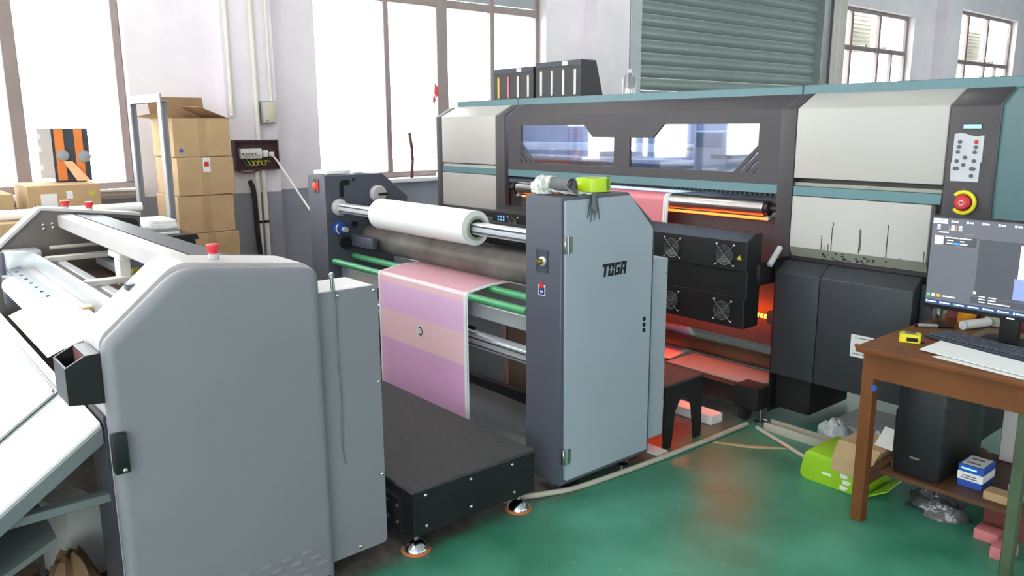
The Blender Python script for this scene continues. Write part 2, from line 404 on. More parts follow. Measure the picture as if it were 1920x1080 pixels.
# ================================================================== SETTING
struct('floor', M().box(XL-.24, XR+.24, YF-.24, YB+.24, -.2, 0), 'floor')
struct('ground', M().box(-40, XL-.24, -30, 45, -.35, -.1), 'concrete')
struct('ceiling', M().box(XL-.24, XR+.24, YF-.24, YB+.24, ZC, ZC+.2), 'ceiling_white')
holes = [rect(*WIN_L[n]) for n in WIN_L]+[[(SHUT[0], .0005), (SHUT[1], .0005), (SHUT[1], SHUT[3]), (SHUT[0], SHUT[3])]]
struct('wall_left', fill_mesh([rect(YF, YB, 0, ZC)]+holes, 'x', XL-.24, XL), 'painted_plaster')
struct('wall_right', fill_mesh([rect(YF, YB, 0, ZC)]+[rect(*FILL_WIN_R[n]) for n in FILL_WIN_R], 'x', XR, XR+.24), 'painted_plaster')
struct('wall_front', fill_mesh([rect(XL-.24, XR+.24, 0, ZC)]+[rect(*FILL_WIN_F[n]) for n in FILL_WIN_F], 'y', YF-.24, YF), 'painted_plaster')
struct('wall_back', M().box(XL-.24, XR+.24, YB, YB+.24, 0, ZC), 'painted_plaster')
# projecting columns of the left wall
struct('trim_1', M().box(XL, -6.87, 2.58, 3.03, 0, ZC), 'painted_plaster')
struct('trim_2', M().box(XL, -6.85, 7.05, 7.62, 0, ZC), 'painted_plaster')
struct('trim_3', M().box(XL, -6.85, 16.6, 17.3, 0, ZC), 'painted_plaster')

def window(name, x, yz, mull, trans, panes_out=False, sill=True, sgn=1):
    y0, y1, z0, z1 = yz; t = .03; xa, xb = x-.07, x-.01
    root = thing(name, None, None, (x, (y0+y1)/2, z0), kind='structure')
    fr = .06
    for a in ((y0, y1, z0, z0+fr), (y0, y1, z1-fr, z1), (y0, y0+fr, z0+fr, z1-fr), (y1-fr, y1, z0+fr, z1-fr)):
        put('frame_bar', M().box(xa, xb, a[0], a[1], a[2], a[3], .006, 1), 'frame_bronze', root)
    zs = [z0+fr]+[t_ for t_ in trans]+[z1-fr]
    for tz in trans: put('transom', M().box(xa, xb+.002, y0+fr, y1-fr, tz-.04, tz+.04, .006, 1), 'frame_bronze', root)
    ys = [y0+fr]+[m_[0] for m_ in mull]+[y1-fr]
    for my, mw in mull: put('mullion', M().box(xa, xb+.004, my-mw/2, my+mw/2, z0+fr, z1-fr, .006, 1), 'frame_bronze', root)
    for i in range(len(ys)-1):
        for j in range(len(zs)-1):
            put('pane', M().box(x-.043, x-.037, ys[i]+.004, ys[i+1]-.004, zs[j]+.004, zs[j+1]-.004), 'window_glass', root)
    if sill: put('window_sill', M().box(XL-.17, XL+.06, y0-.02, y1+.02, z0-.045, z0-.002, .006, 1), 'trim_white', root)
    return root
window('window_1', XL-.1, WIN_L['window_1'], [(-.42, .1), (1.08, .1)], [3.3])
w2 = window('window_2', XL-.1, WIN_L['window_2'], [(4.36, .06), (5.04, .14), (5.72, .06)], [2.92])
window('fill_window_8', XL-.1, WIN_L['fill_window_8'], [(-3.6, .1)], [3.3])
window('window_3', XL-.1, WIN_L['window_3'], [(13.62, .07), (14.62, .07)], [2.96])
window('window_4', XL-.1, WIN_L['window_4'], [(18.45, .08), (19.5, .08)], [2.93])
for n in FILL_WIN_R:
    a, b, c, d = FILL_WIN_R[n]
    window(n, XR+.14, FILL_WIN_R[n], [((a*2+b)/3, .06), ((a+b*2)/3, .06)], [3.1], sill=False)
for n in FILL_WIN_F:
    a, b, c, d = FILL_WIN_F[n]; y = YF-.14
    root = thing(n, None, None, ((a+b)/2, y, c), kind='structure')
    for q in ((a, b, c, c+.06), (a, b, d-.06, d), (a, a+.06, c+.06, d-.06), (b-.06, b, c+.06, d-.06)):
        put('frame_bar', M().box(q[0], q[1], y-.03, y+.03, q[2], q[3], .006, 1), 'frame_bronze', root)
    m_ = (a+b)/2
    put('mullion', M().box(m_-.03, m_+.03, y-.03, y+.03, c+.06, d-.06, .006, 1), 'frame_bronze', root)
    for x0, x1 in ((a+.064, m_-.034), (m_+.034, b-.064)): put('pane', M().box(x0, x1, y-.003, y+.003, c+.064, d-.064), 'window_glass', root)
# grey boards closing the lights above the transom of window_2
for a, b in ((3.59, 4.32), (4.41, 4.96), (5.12, 5.68), (5.76, 6.35)):
    put('blanking_board', M().box(XL-.13, XL-.15, a, b, 2.97, 3.93), 'grey_sheet', w2)
# glazing bars in the lower lights of windows 3 and 4
for n, ys in (('window_3', (15.15,)), ('window_4', (20.15,))):
    root = bpy.data.objects[n]
    for y in ys: put('glazing_bar', M().box(XL-.17, XL-.11, y-.025, y+.025, 1.26, 2.92), 'frame_bronze', root)

# roller shutter
dr = thing('door_1', None, None, (XL, (SHUT[0]+SHUT[1])/2, 0), kind='structure')
prof = []
PIT = .162
for i in range(9):
    t = i/8; prof.append((math.sin(t*math.pi)*.034, t*PIT*.84))
sl = M(); n = len(prof)
front = [(XL-.1+p[0], p[1]) for p in prof]
back = [(XL-.13+p[0], p[1]) for p in prof[::-1]]
hook = [(XL-.105, PIT*.92), (XL-.105, PIT*.985), (XL-.13, PIT*.985), (XL-.13, PIT*.92)]
pp = front+hook+back
sl.prism([(p[0], p[1]) for p in pp], 'y', SHUT[0]+.052, SHUT[1]-.052)
slme = sl.mesh('slat', 60)
for k in range(26): put('slat', slme, 'shutter_green', dr, (0, 0, .01+k*PIT))
for y0, y1 in ((SHUT[0]-.16, SHUT[0]+.05), (SHUT[1]-.05, SHUT[1]+.16)):
    put('guide_rail', M().box(XL-.18, XL+.05, y0, y1, 0, 4.3, .008, 1), 'galvanised', dr)

# pale curtain bunched beside the shutter
cur = []
for i in range(41):
    y = 12.62+.34*i/40; o = .03*math.sin(i*1.25)+.012*math.sin(i*3.1)
    cur.append([(XL+.09+o, y+.004*math.sin(j), 1.2+j*.34) for j in range(9)])
solo('curtain', M().sheet(cur, .006), 'cloth_white', 'pale curtain bunched at the right side of the roller shutter', 'curtain')

def ac_unit(y0, y1, z0, z1, label):
    r = thing('air_conditioner', label, 'air conditioner', (XL-.75, (y0+y1)/2, z0), group='outdoor units hung outside the far windows')
    put('casing', M().box(XL-1.0, XL-.55, y0, y1, z0, z1, .02), 'ac_case', r)
    for k in range(9):
        z = z0+.06+k*(z1-z0-.12)/8
        put('louvre', M().box(XL-.56, XL-.535, y0+.05, y1-.05, z-.008, z+.008), 'ac_case', r)
    put('bracket', M().box(XL-1.0, XL-.23, y0+.06, y0+.11, z0-.05, z0), 'frame_bronze', r)
    put('bracket', M().box(XL-1.0, XL-.23, y1-.11, y1-.06, z0-.05, z0), 'frame_bronze', r)
ac_unit(14.3, 15.2, 3.06, 3.75, 'beige boxy outdoor air conditioner outside the window next to the shutter')
ac_unit(19.5, 20.35, 3.04, 3.72, 'beige boxy outdoor air conditioner outside the rightmost far window')

# ceiling lamps added above the frame as fill light, none of them seen
def fill_lamp(x, y, label):
    r = thing('fill_lamp', label, 'lamp', (x, y, 4.0), group='added fill lamps above the view')
    put('housing', M().box(x-.09, x+.09, y-.65, y+.65, 4.06, 4.12, .01), 'trim_white', r)
    put('cord', M().cyl((x, y-.4, 4.12), (x, y-.4, ZC), .006, n=8), 'cable_white', r)
    put('cord', M().cyl((x, y+.4, 4.12), (x, y+.4, ZC), .006, n=8), 'cable_white', r)
    for dx in (-.045, .045): put('tube', M().cyl((x+dx, y-.6, 4.04), (x+dx, y+.6, 4.04), .018, n=12), 'fill_tube', r)
FILL_LAMPS = [(-1.4, -.9, 'above the viewer'), (-.9, -3.2, 'behind the viewer'),
         (-2.7, -.8, 'above the front of the sheet machine'), (-4.0, -.8, 'in front of the sheet machine'), (-5.3, -.8, 'in front of the left window'), (-3.3, .9, 'over the sheet machine'), (-3.3, 6.4, 'behind the printer in the middle'),
         (-4.2, -3.2, 'near the left wall in front'), (-5.6, .9, 'over the cartons'), (-4.4, 2.4, 'over the far roller stand'), (-5.6, 4.4, 'near the middle window'), (-5.6, 7.0, 'near the roller shutter'), (-4.6, 11.5, 'in front of the roller shutter'), (-4.6, 16.0, 'near the far windows')]
for lx, ly, lt_ in FILL_LAMPS: fill_lamp(lx, ly, 'added unseen twin tube fill lamp hanging '+lt_)

# electrical things on the column
r = thing('distribution_board', 'open dark distribution board with breakers and loose yellow wires on the column', 'electrical box', (-6.87, 2.8, 1.29))
X0 = -6.868
put('tray', M().box(X0, X0+.012, 2.6, 3.0, 1.29, 1.55).box(X0, X0+.06, 2.6, 2.612, 1.29, 1.55).box(X0, X0+.06, 2.988, 3.0, 1.29, 1.55).box(X0, X0+.06, 2.612, 2.988, 1.29, 1.302).box(X0, X0+.06, 2.612, 2.988, 1.538, 1.55), 'board_brown', r)
bre = near(M().box(0, .05, 0, .026, 0, .085, .003, 1).box(.05, .06, .004, .022, .03, .05), (0, 0, 0)).mesh('breaker')
for k in range(7):
    b = put('breaker', bre, 'sticker_white', r, (X0+.012, 2.655+k*.027, 1.39))
    put('toggle', M().box(.06, .07, .008, .018, .036, .05), 'button_grey', b, (X0+.012, 2.655+k*.027, 1.39)) if k < 5 else None
put('socket', M().box(X0+.012, X0+.05, 2.86, 2.905, 1.4, 1.46, .004), 'trim_white', r)
put('plug', M().box(X0+.05, X0+.09, 2.905, 2.945, 1.405, 1.45, .008), 'cable_white', r)
for k in range(5):
    y = 2.68+k*.035
    put('wire', M().tube([(X0+.03, y, 1.385), (X0+.06, y+.02, 1.33), (X0+.055, y+.06, 1.335), (X0+.04, y+.05, 1.375), (X0+.045, y+.1, 1.36)], .004, 6, 2), 'wire_yellow' if k % 3 else 'wire_green', r)
put('wire', M().tube([(X0+.04, 2.6, 1.31), (X0+.05, 2.66, 1.27), (X0+.05, 2.75, 1.268), (X0+.04, 2.84, 1.3)], .006, 6, 2), 'maroon', r)
r = thing('meter_box', 'small grey metal switch box on the column above the distribution board', 'electrical box', (-6.87, 2.92, 1.69))
put('body', M().box(-6.868, -6.79, 2.865, 2.985, 1.69, 1.88, .008), 'galvanised', r)
put('lid', M().box(-6.79, -6.78, 2.872, 2.978, 1.698, 1.872, .003), 'ac_case', r)
put('latch', M().lathe((-6.78, 2.9, 1.72), [(.01, 0), (.01, .008), (.004, .01)], 'x', 12), 'chrome', r)
solo('conduit', M().tube([(-6.85, 2.62, ZC), (-6.85, 2.62, 1.75)], .018, 10), 'pvc_white', 'thin white conduit down the left edge of the column', 'conduit', group='conduits on the column')
solo('conduit', M().tube([(-6.845, 2.825, ZC), (-6.845, 2.84, 1.55)], .022, 10), 'pvc_white', 'thick white conduit running into the top of the distribution board', 'conduit', group='conduits on the column')
solo('conduit', M().tube([(-6.85, 2.975, ZC), (-6.85, 2.975, 1.88)], .012, 10), 'pvc_white', 'thin white conduit running into the small switch box', 'conduit', group='conduits on the column')
for y, lb in ((2.80, 'left of the two white pipes below the distribution board'), (2.86, 'right of the two white pipes below the distribution board')):
    q = thing('downpipe', lb, 'conduit', (-6.84, y, 0), group='pipes below the board')
    put('pipe', M().cyl((-6.845, y, 0), (-6.845, y, 1.29), .02, n=12), 'pvc_white', q)
    put('clip', M().cyl((-6.845, y, .82), (-6.845, y, .845), .024, n=12), 'cable_black', q)
solo('black_cable', M().tube([(-6.82, 2.72, 1.2), (-6.82, 2.755, 1.12), (-6.82, 2.76, .7), (-6.8, 2.79, .3), (-6.75, 2.8, .02)], .022, 8, 2), 'cable_black', 'thick black cable hanging below the distribution board', 'cable')
solo('white_cable', M().tube([(-6.79, 2.925, 1.42), (-6.75, 2.96, 1.36), (-6.4, 3.0, 1.06), (-5.9, 2.95, .82), (-5.2, 2.75, .55), (-4.95, 2.6, .1), (-4.95, 2.6, .012)], .008, 8, 2), 'cable_white', 'thin white cable drooping from the distribution board to the floor', 'cable')
rg_ = thing('red_tag', 'small red tag hanging at the middle window mullion', 'tag', (XL-.02, 4.93, 1.95))
put('upper_leaf', M().prism([(4.915, 2.10), (4.955, 2.06), (4.96, 1.99), (4.93, 1.96), (4.905, 2.0)], 'x', XL-.09, XL-.08), 'red_plastic', rg_)
put('lower_leaf', M().prism([(4.905, 1.99), (4.92, 1.94), (4.895, 1.86), (4.885, 1.94)], 'x', XL-.09, XL-.08), 'red_plastic', rg_)
solo('stick', M().tube([(-7.02, 4.52, 1.139), (-7.02, 4.54, 1.38), (-7.04, 4.52, 1.60)], .018, 7, 1), 'wood_dark', 'thin dark stick standing on the sill of the middle window', 'stick')
solo('sill_box', M().box(-7.02, -6.96, 4.82, 5.08, 1.14, 1.18, .004), 'sticker_white', 'small white packet on the sill of the middle window', 'packet')

# ================================================================== FILM CALENDER (between the sheet machine and the printer)
FX0, FX1, NX0, NX1 = -4.80, -4.57, -2.656, -2.425     # far stand, near stand
SY0, SY1 = 2.298, 2.905
PROF = [(SY0, .055), (SY1, .055), (SY1, 1.2), (2.715, 1.358), (SY0, 1.358)]
cal = thing('roller_calender', 'slate grey roller machine with two side stands, pale door and TOGA lettering', 'machine', (-3.6, 2.6, 0))
put('stand', M().prism(PROF, 'x', NX0, NX1, .004, 1), 'slate', cal)
put('stand', M().prism(PROF, 'x', FX0, FX1, .004, 1), 'slate', cal)
for x in (FX0+.06, FX1-.06, NX0+.06, NX1-.06):
    for y in (SY0+.12, SY1-.12):
        put('foot', M().lathe((x, y, 0), [(.035, 0), (.035, .012), (.014, .02), (.014, .06)], 'z', 16), 'chrome', cal)
dp = rpoly([(2.323, .08), (2.876, .082), (2.876, 1.182), (2.714, 1.345), (2.313, 1.343)], .008, 2)
dpm = put('door', M().prism(dp, 'x', NX1-.002, NX1+.014, 0), 'door_grey', cal)
for z in (1.155, .195):
    h = put('hinge', M().box(NX1+.001, NX1+.018, 2.305, 2.352, z-.035, z+.035, .003, 1), 'steel', dpm)
    put('hinge_pin', M().cyl((NX1+.018, 2.325, z-.038), (NX1+.018, 2.325, z+.038), .007, n=10), 'chrome', dpm)
for z in (.753, .725, .698):
    put('lock_hole', M().cyl((NX1+.012, 2.83, z), (NX1+.0165, 2.83, z), .0105, n=16), 'lettering_black', dpm)
# TOGA lettering, drawn stroke by stroke
def letter(paths, y0, sh=.14):
    out = []
    for a, b, c, d in paths:
        q = []
        for (u, v) in ((a, c), (b, c), (b, d), (a, d)):
            q.append((y0+u+v*sh, v))
        out.append(q)
    return out
LZ = 1.019
def stroke(y0, rects):
    m = M()
    for q in letter(rects, y0): m.prism([(p[0], p[1]+LZ-.029) for p in q], 'x', NX1+.013, NX1+.0165)
    return m
G = .012
LETTERS = {'T': [(0, .036, .045, .058), (.0125, .0245, 0, .0455)],
           'O': [(0, .034, 0, .013), (0, .034, .045, .058), (0, .011, .0125, .0265), (0, .011, .031, .0455), (.023, .034, .0125, .0265), (.023, .034, .031, .0455)],
           'G': [(0, .034, 0, .013), (0, .034, .045, .058), (0, .011, .0125, .0455), (.023, .034, .0125, .034), (.017, .0235, .0235, .034)],
           'A': [(0, .010, 0, .058), (.0095, .034, .045, .058), (.023, .034, 0, .0455), (.014, .0235, .019, .03)]}
ylet = at(1124, 484, x=NX1)[1]
for ch in 'TOGA':
    lt = stroke(ylet, LETTERS[ch])
    put('letter', lt, 'lettering_black', dpm)
    ylet += .0405
# pale box behind the near stand
bb = put('rear_box', M().box(-2.62, -2.45, SY1+.002, 3.045, .105, 1.02, .004, 1), 'door_grey', cal)
for z in (.95, .55, .17): put('screw', screw_mesh('x'), 'chrome', bb, (-2.45, 3.03, z))
# controls on the near stand's front face
q = at(1016, 489, y=SY0)
put('switch_recess', fill_mesh([rect(q.x-.035, q.x+.04, q.z-.05, q.z+.05), rect(q.x-.03, q.x+.034, q.z-.043, q.z+.043)], 'y', SY0-.004, SY0+.001), 'slate_dark', cal)
put('recess_plate', M().box(q.x-.03, q.x+.034, SY0-.0015, SY0, q.z-.043, q.z+.043), 'slate_dark', cal)
rs = put('selector_ring', M().lathe((q.x+.012, SY0-.0015, q.z), [(.021, 0), (.021, -.008), (.015, -.01)], 'y', 24), 'alu', cal)
put('selector_knob', M().lathe((q.x+.008, SY0-.01, q.z), [(.013, 0), (.012, -.022), (.009, -.026)], 'y', 18), 'brass', rs)
q = at(1016, 543, y=SY0)
st = put('sticker', M().prism(rpoly(rect(q.x-.022, q.x+.022, q.z-.026, q.z+.022), .002, 2), 'y', SY0-.0012, SY0+.0002), 'sticker_white', cal)
put('sticker_field', M().box(q.x-.018, q.x+.018, SY0-.002, SY0-.0011, q.z-.022, q.z+.012), 'sticker_blue', st)
put('sticker_dot', M().cyl((q.x, SY0-.003, q.z+.02), (q.x, SY0-.001, q.z+.02), .014, n=20), 'red_plastic', st)
put('sticker_mark', M().box(q.x-.007, q.x-.001, SY0-.003, SY0-.0019, q.z-.014, q.z-.003), 'sticker_white', st)
put('sticker_mark', M().box(q.x+.002, q.x+.008, SY0-.003, SY0-.0019, q.z-.014, q.z-.003), 'sticker_white', st)
# far stand details
q = at(594, 349, y=SY0)
sw = put('emergency_switch', M().box(q.x-.035, q.x+.03, SY0-.003, SY0, q.z-.045, q.z+.045), 'black_plastic', cal)
put('red_lamp', M().lathe((q.x-.008, SY0-.003, q.z), [(.022, 0), (.022, -.012), (.016, -.016)], 'y', 18), 'red_light', sw)
put('red_mark', M().box(q.x+.012, q.x+.022, SY0-.005, SY0-.003, q.z-.03, q.z+.035), 'red_light', sw)
FXI = FX1
jm = M().prism(rpoly([(2.40, 1.215), (2.43, 1.215), (2.43, 1.29), (2.475, 1.29), (2.475, 1.325), (2.40, 1.325)], [.014, .014, .01, .014, .014, .03], 4), 'x', FXI-.002, FXI+.0015)
put('shaft_slot', jm, 'black_matt', cal)
kb = put('tension_knob', M().lathe((FXI, 2.67, 1.226), [(.055, 0), (.055, .03), (.048, .04)], 'x', 28), 'machine_light', cal)
put('knob_lever', M().box(FXI+.04, FXI+.055, 2.655, 2.72, 1.218, 1.234, .004).xf(Matrix.Translation((0, 0, 0))), 'black_plastic', kb)
rg = put('pressure_regulator', M().lathe((FXI, 2.381, 1.024), [(.042, 0), (.042, .03), (.03, .035)], 'x', 24), 'blue_plastic', cal)
put('gauge_stem', M().cyl((FXI+.03, 2.398, 1.018), (FXI+.07, 2.398, 1.018), .016, n=16), 'keypad_grey', rg)
put('gauge_mark', M().torus((FXI+.034, 2.381, 1.024), .034, .004, 'x', 14, 6, 2.2, 4.2), 'sticker_white', rg)
put('bolt', M().cyl((FXI, 2.493, 1.04), (FXI+.012, 2.493, 1.04), .022, n=18), 'black_plastic', cal)
put('bolt', M().cyl((FXI, 2.50, 1.325), (FXI+.008, 2.50, 1.325), .009, n=12), 'black_plastic', cal)
put('bearing_block', M().box(FXI, FXI+.28, 2.46, 2.50, .905, .975, .006), 'slate', cal)
put('bearing_cap', M().cyl((FXI, 2.425, .925), (FXI+.02, 2.425, .925), .04, n=20), 'black_plastic', cal)
# rollers
def roller(name, y, z, r, mt, x0=FX1, x1=NX0, n=28):
    return put(name, M().lathe((x0+.002, y, z), [(r*.35, 0), (r*.35, .02), (r*.96, .022), (r, .03), (r, x1-x0-.034), (r*.96, x1-x0-.026), (r*.35, x1-x0-.024), (r*.35, x1-x0-.004)], 'x', n), mt, cal)
roller('press_roller', 2.60, .945, .082, 'roller_dark', n=40)
roller('press_roller', 2.62, 1.10, .06, 'rubber', n=32)
roller('guide_roller', 2.33, .818, .0195, 'green_roller')
roller('guide_roller', 2.471, .838, .0195, 'green_roller')
put('cross_beam', M().box(FX1, NX0, 2.385, 2.43, .70, .772, .004, 1), 'alu', cal)
put('cross_beam', M().box(FX1, NX0, 2.78, 2.84, .62, .80, .004, 1), 'machine_light', cal)
lb = put('lower_shaft', M().prism(rpoly(rect(2.395, 2.465, .53, .60), .012, 3), 'x', FX1, NX0), 'alu', cal)
put('shaft_groove', M().box(FX1+.01, NX0-.01, 2.390, 2.396, .545, .551), 'slate_dark', lb)
put('shaft_groove', M().box(FX1+.01, NX0-.01, 2.390, 2.396, .578, .584), 'slate_dark', lb)
put('shaft_clamp', M().cyl((-3.42, 2.43, .62), (-3.22, 2.43, .62), .012, n=12), 'black_plastic', lb)
put('shaft_sleeve', M().prism(rpoly(rect(2.385, 2.475, .52, .61), .015, 3), 'x', -3.62, -3.34), 'slate_dark', lb)
put('rear_tie', M().box(FX1, NX0, 2.70, 2.74, .16, .22, .004, 1), 'black_steel', cal)
# unwinding shaft with the white film roll
sh = put('unwind_shaft', M().prism(rpoly(rect(2.36, 2.42, 1.125, 1.185), .014, 3), 'x', FX1+.02, NX0-.005), 'alu', cal)
put('shaft_groove', M().box(FX1+.06, NX0-.01, 2.356, 2.361, 1.136, 1.144), 'slate_dark', sh)
put('shaft_groove', M().box(FX1+.06, NX0-.01, 2.356, 2.361, 1.166, 1.174), 'slate_dark', sh)
put('shaft_chuck', M().lathe((FX1, 2.39, 1.155), [(.052, 0), (.052, .022), (.04, .03), (.04, .04)], 'x', 24), 'machine_light', cal)
fr = thing('film_roll', 'thick white film roll on the upper shaft of the roller machine', 'roll', (-3.6, 2.39, 1.06))
put('film_winding', M().pipe((-4.05, 2.39, 1.155), (-3.14, 2.39, 1.155), .088, .06, 48), 'white_film', fr)
put('cardboard_core', M().pipe((-4.07, 2.39, 1.155), (-3.132, 2.39, 1.155), .0605, .046, 36), 'core_card', fr)
put('core_plug', M().pipe((-3.15, 2.39, 1.155), (-3.128, 2.39, 1.155), .046, .043, 28), 'slate_dark', fr)
# printed film hanging over the front guide roller
def film(name, label, path, xl, xr, material, cat='film', nu=12):
    P = [Vector((0, p[0], p[1])) for p in path]; L = [0]
    for a, b in zip(P, P[1:]): L.append(L[-1]+(b-a).length)
    vs = []; U = []; V = []
    for i, p in enumerate(P):
        for j in range(nu+1):
            t = j/nu; vs.append((xl+(xr-xl)*t, p.y, p.z)); U.append((xr-xl)*t); V.append(L[i])
    n = nu+1
    fs = [[i*n+j, i*n+j+1, (i+1)*n+j+1, (i+1)*n+j] for i in range(len(P)-1) for j in range(nu)]
    me = bpy.data.meshes.new(name); me.from_pydata(vs, [], fs); me.update()
    for nm, d in (('u', U), ('v', V)):
        a = me.attributes.new(nm, 'FLOAT', 'POINT'); a.data.foreach_set('value', d)
    me.polygons.foreach_set('use_smooth', [True]*len(me.polygons))
    o = put(name, me, material, None, (0, 0, 0), label=label, category=cat)
    md = o.modifiers.new('thickness', 'SOLIDIFY'); md.thickness = .0012; md.offset = 1
    return o, L
PINK, LIL, PEACH = (244, 186, 200), (247, 200, 238), (254, 210, 218)
fp = [(2.66, .862), (2.60, .8605), (2.55, .8600), (2.471, .8590), (2.40, .8495), (2.345, .8400)]
for k in range(1, 10):
    a = math.radians(80-(-0)+k*11.2); fp.append((2.33-.0212*math.cos(math.radians(180)-a)*1, .818+.0212*math.sin(a)))
fp2 = [p for p in fp[:6]]
for k in range(0, 9):
    a = math.radians(80+k*12.5); fp2.append((2.33+.0212*math.cos(a), .818+.0212*math.sin(a)))
zz = .80
while zz > .05: fp2.append((2.3086, zz)); zz -= .06
fp2.append((2.3086, .04))
Lr = 0; acc = [0]
for a, b in zip(fp2, fp2[1:]): Lr += math.hypot(a[0]-b[0], a[1]-b[1]); acc.append(Lr)
vb = acc[14]  # length where the film turns vertical (z about .81)
def vz(z): return vb+(fp2[14][1]-z)
NOA = (0, 0, 0, 0)
mat_film('printed_film', [(0, PINK), (.06, (250, 228, 230)), (.085, PINK), (vb-.03, PEACH), (vz(.792), LIL), (vz(.625), PEACH), (vz(.459), (240, 184, 226)), (vz(.02), PEACH)], .865,
         [(0, (1, 1, 1, 1)), (.012, NOA), (.826, (1, 1, 1, 1)), (.838, (.25, .25, .42, 1)), (.841, (1, 1, 1, 1)), (.851, (.25, .25, .42, 1)), (.854, (1, 1, 1, 1))])
pf, _ = film('printed_film', 'pink and lilac striped printed film draped over the green front roller', fp2, -3.975, -3.11, 'printed_film')
q = at(788, 621, y=2.306)
put('logo_ring', M().torus((q.x, 2.3064, q.z), .026, .007, 'y', 30, 6).xf(Matrix.Translation((q.x, 2.3064, q.z)) @ Matrix.Diagonal((1, .12, 1.15, 1)) @ Matrix.Translation((-q.x, -2.3064, -q.z))), 'sticker_white', pf)
put('logo_arc', M().torus((q.x, 2.3058, q.z), .018, .0035, 'y', 24, 6, -2.3, 2.3).xf(Matrix.Translation((q.x, 2.3058, q.z)) @ Matrix.Diagonal((1, .2, 1.15, 1)) @ Matrix.Translation((-q.x, -2.3058, -q.z))), 'ink_stain', pf)
# grey sheets lying under the calender
solo('grey_sheet', M().box(-3.95, -2.75, 2.52, 2.98, .012, .02).xf(Matrix.Translation((0, 0, 0))), 'grey_sheet', 'smooth grey sheet lying on the floor under the roller machine', 'sheet')
solo('paper_sheet', M().box(-3.25, -2.9, 2.32, 2.50, .012, .016), 'white_paper', 'pale paper scrap on the floor under the roller machine', 'paper')
solo('brown_board', M().box(-3.62, -2.72, 2.99, 3.01, .0, .66), 'brown_board', 'brown board standing on edge behind the roller machine', 'board')
solo('grey_board', M().box(-4.3, -3.66, 2.98, 3.01, .0, .68), 'grey_sheet', 'pale grey panel standing behind the hanging film', 'board')
# things left on top of the near stand
ztop = 1.36
rp = thing('lime_tape_roll', 'lime green adhesive tape roll on top of the near roller stand', 'tape', (-2.51, 2.60, ztop+.01))
put('tape_ring', M().pipe((-2.535, 2.60, ztop+.004), (-2.535, 2.60, ztop+.062), .078, .045, 40), 'lime_tape', rp)
put('tape_core', M().pipe((-2.535, 2.60, ztop+.004), (-2.535, 2.60, ztop+.062), .0445, .04, 32), 'cardboard', rp)
put('tape_end', M().sheet([[(-2.457, 2.604+.01*i, ztop+.01+j*.022) for j in range(4)] for i in range(3)], .001), 'clear_plastic', rp)
rp = thing('amber_tape_roll', 'dark yellow tape roll lying beside the lime green tape', 'tape', (-2.58, 2.46, ztop))
put('tape_ring', M().pipe((-2.612, 2.498, ztop), (-2.612, 2.498, ztop+.034), .05, .032, 32), 'amber', rp)
put('tape_core', M().pipe((-2.612, 2.498, ztop), (-2.612, 2.498, ztop+.034), .0318, .028, 28), 'card_dark', rp)
# crumpled cloth with frayed end hanging over the edge
cl = thing('work_cloth', 'crumpled white and grey cloth hanging over the edge of the near roller stand', 'cloth', (-2.55, 2.38, ztop))
bm = bmesh.new(); bmesh.ops.create_icosphere(bm, subdivisions=4, radius=1)
for v in bm.verts:
    n_ = v.co.normalized()
    k = 1+.16*math.sin(n_.x*5+n_.z*4+1)*math.cos(n_.y*4)+.07*math.sin(n_.x*13+n_.y*9)+.04*math.sin(n_.z*21+n_.x*7)
    v.co = Vector((-2.598+.050*n_.x*k, 2.362+.062*n_.y*k, max(ztop+.002, ztop+.036+.046*n_.z*k)))
put('white_cloth', M().frombm(bm), 'cloth_white', cl)
tail = []
for i in range(13):
    s_ = i/12
    tail.append([(-2.60+.17*s_+.012*math.sin(s_*9+j), 2.365+.075*s_+.016*(j-2.5), ztop+.004+(.075*(1-s_)**1.5)*math.exp(-((j-2.5)/2.2)**2)+.006*math.sin(s_*14+j*2)**2) for j in range(6)])
put('cloth_tail', M().sheet(tail, .003), 'cloth_white', cl)
pts = []
for i in range(21):
    a = i/20*math.pi*3.1; rr = .036-.022*i/20
    pts.append((2.372+rr*math.cos(a), ztop+.042+rr*math.sin(a)))
m = M(); rows = [[(-2.58+.03*k, p[0], p[1]) for p in pts] for k in range(3)]
put('rolled_edge', M().sheet([[(-2.56+.05*k, p[0]+.01*k, p[1]) for p in pts] for k in range(3)], .004), 'cloth_grey', cl)
put('grey_fold', M().sheet([[(-2.5+.02*k, 2.36+.011*i, ztop+.058-.0042*i-.01*k) for i in range(12)] for k in range(5)], .005), 'cloth_grey', cl)
put('hanging_end', M().sheet([[(NX1+.022+.002*k, 2.455+.007*k, ztop+.01-.022*i*(1+.25*k/3)) for i in range(4)] for k in range(4)], .003), 'cloth_grey', cl)
for k in range(8):
    y = 2.452+.0045*k; l = random.uniform(.03, .085)
    put('fray_thread', M().tube([(NX1+.022, y, ztop+.0), (NX1+.022, y+.004*(k-3), ztop-.05), (NX1+.02, y+.01*(k-3)*.6, ztop-.05-l)], .0014, 5, 1), 'cable_black', cl)
q = thing('paper_packet', 'white paper packet on top of the far roller stand', 'packet', (-4.7, 2.4, 1.36))
put('wrapping', M().box(-4.78, -4.6, 2.33, 2.50, 1.36, 1.385, .006), 'white_paper', q)
solo('paper_note', M().sheet([[(-4.78+.04*i, 2.55+.03*j, 1.368+.004*math.sin(i*1.7+j)+.0007*j) for j in range(5)] for i in range(5)], .002), 'white_paper', 'crumpled white paper on top of the far roller stand', 'paper')

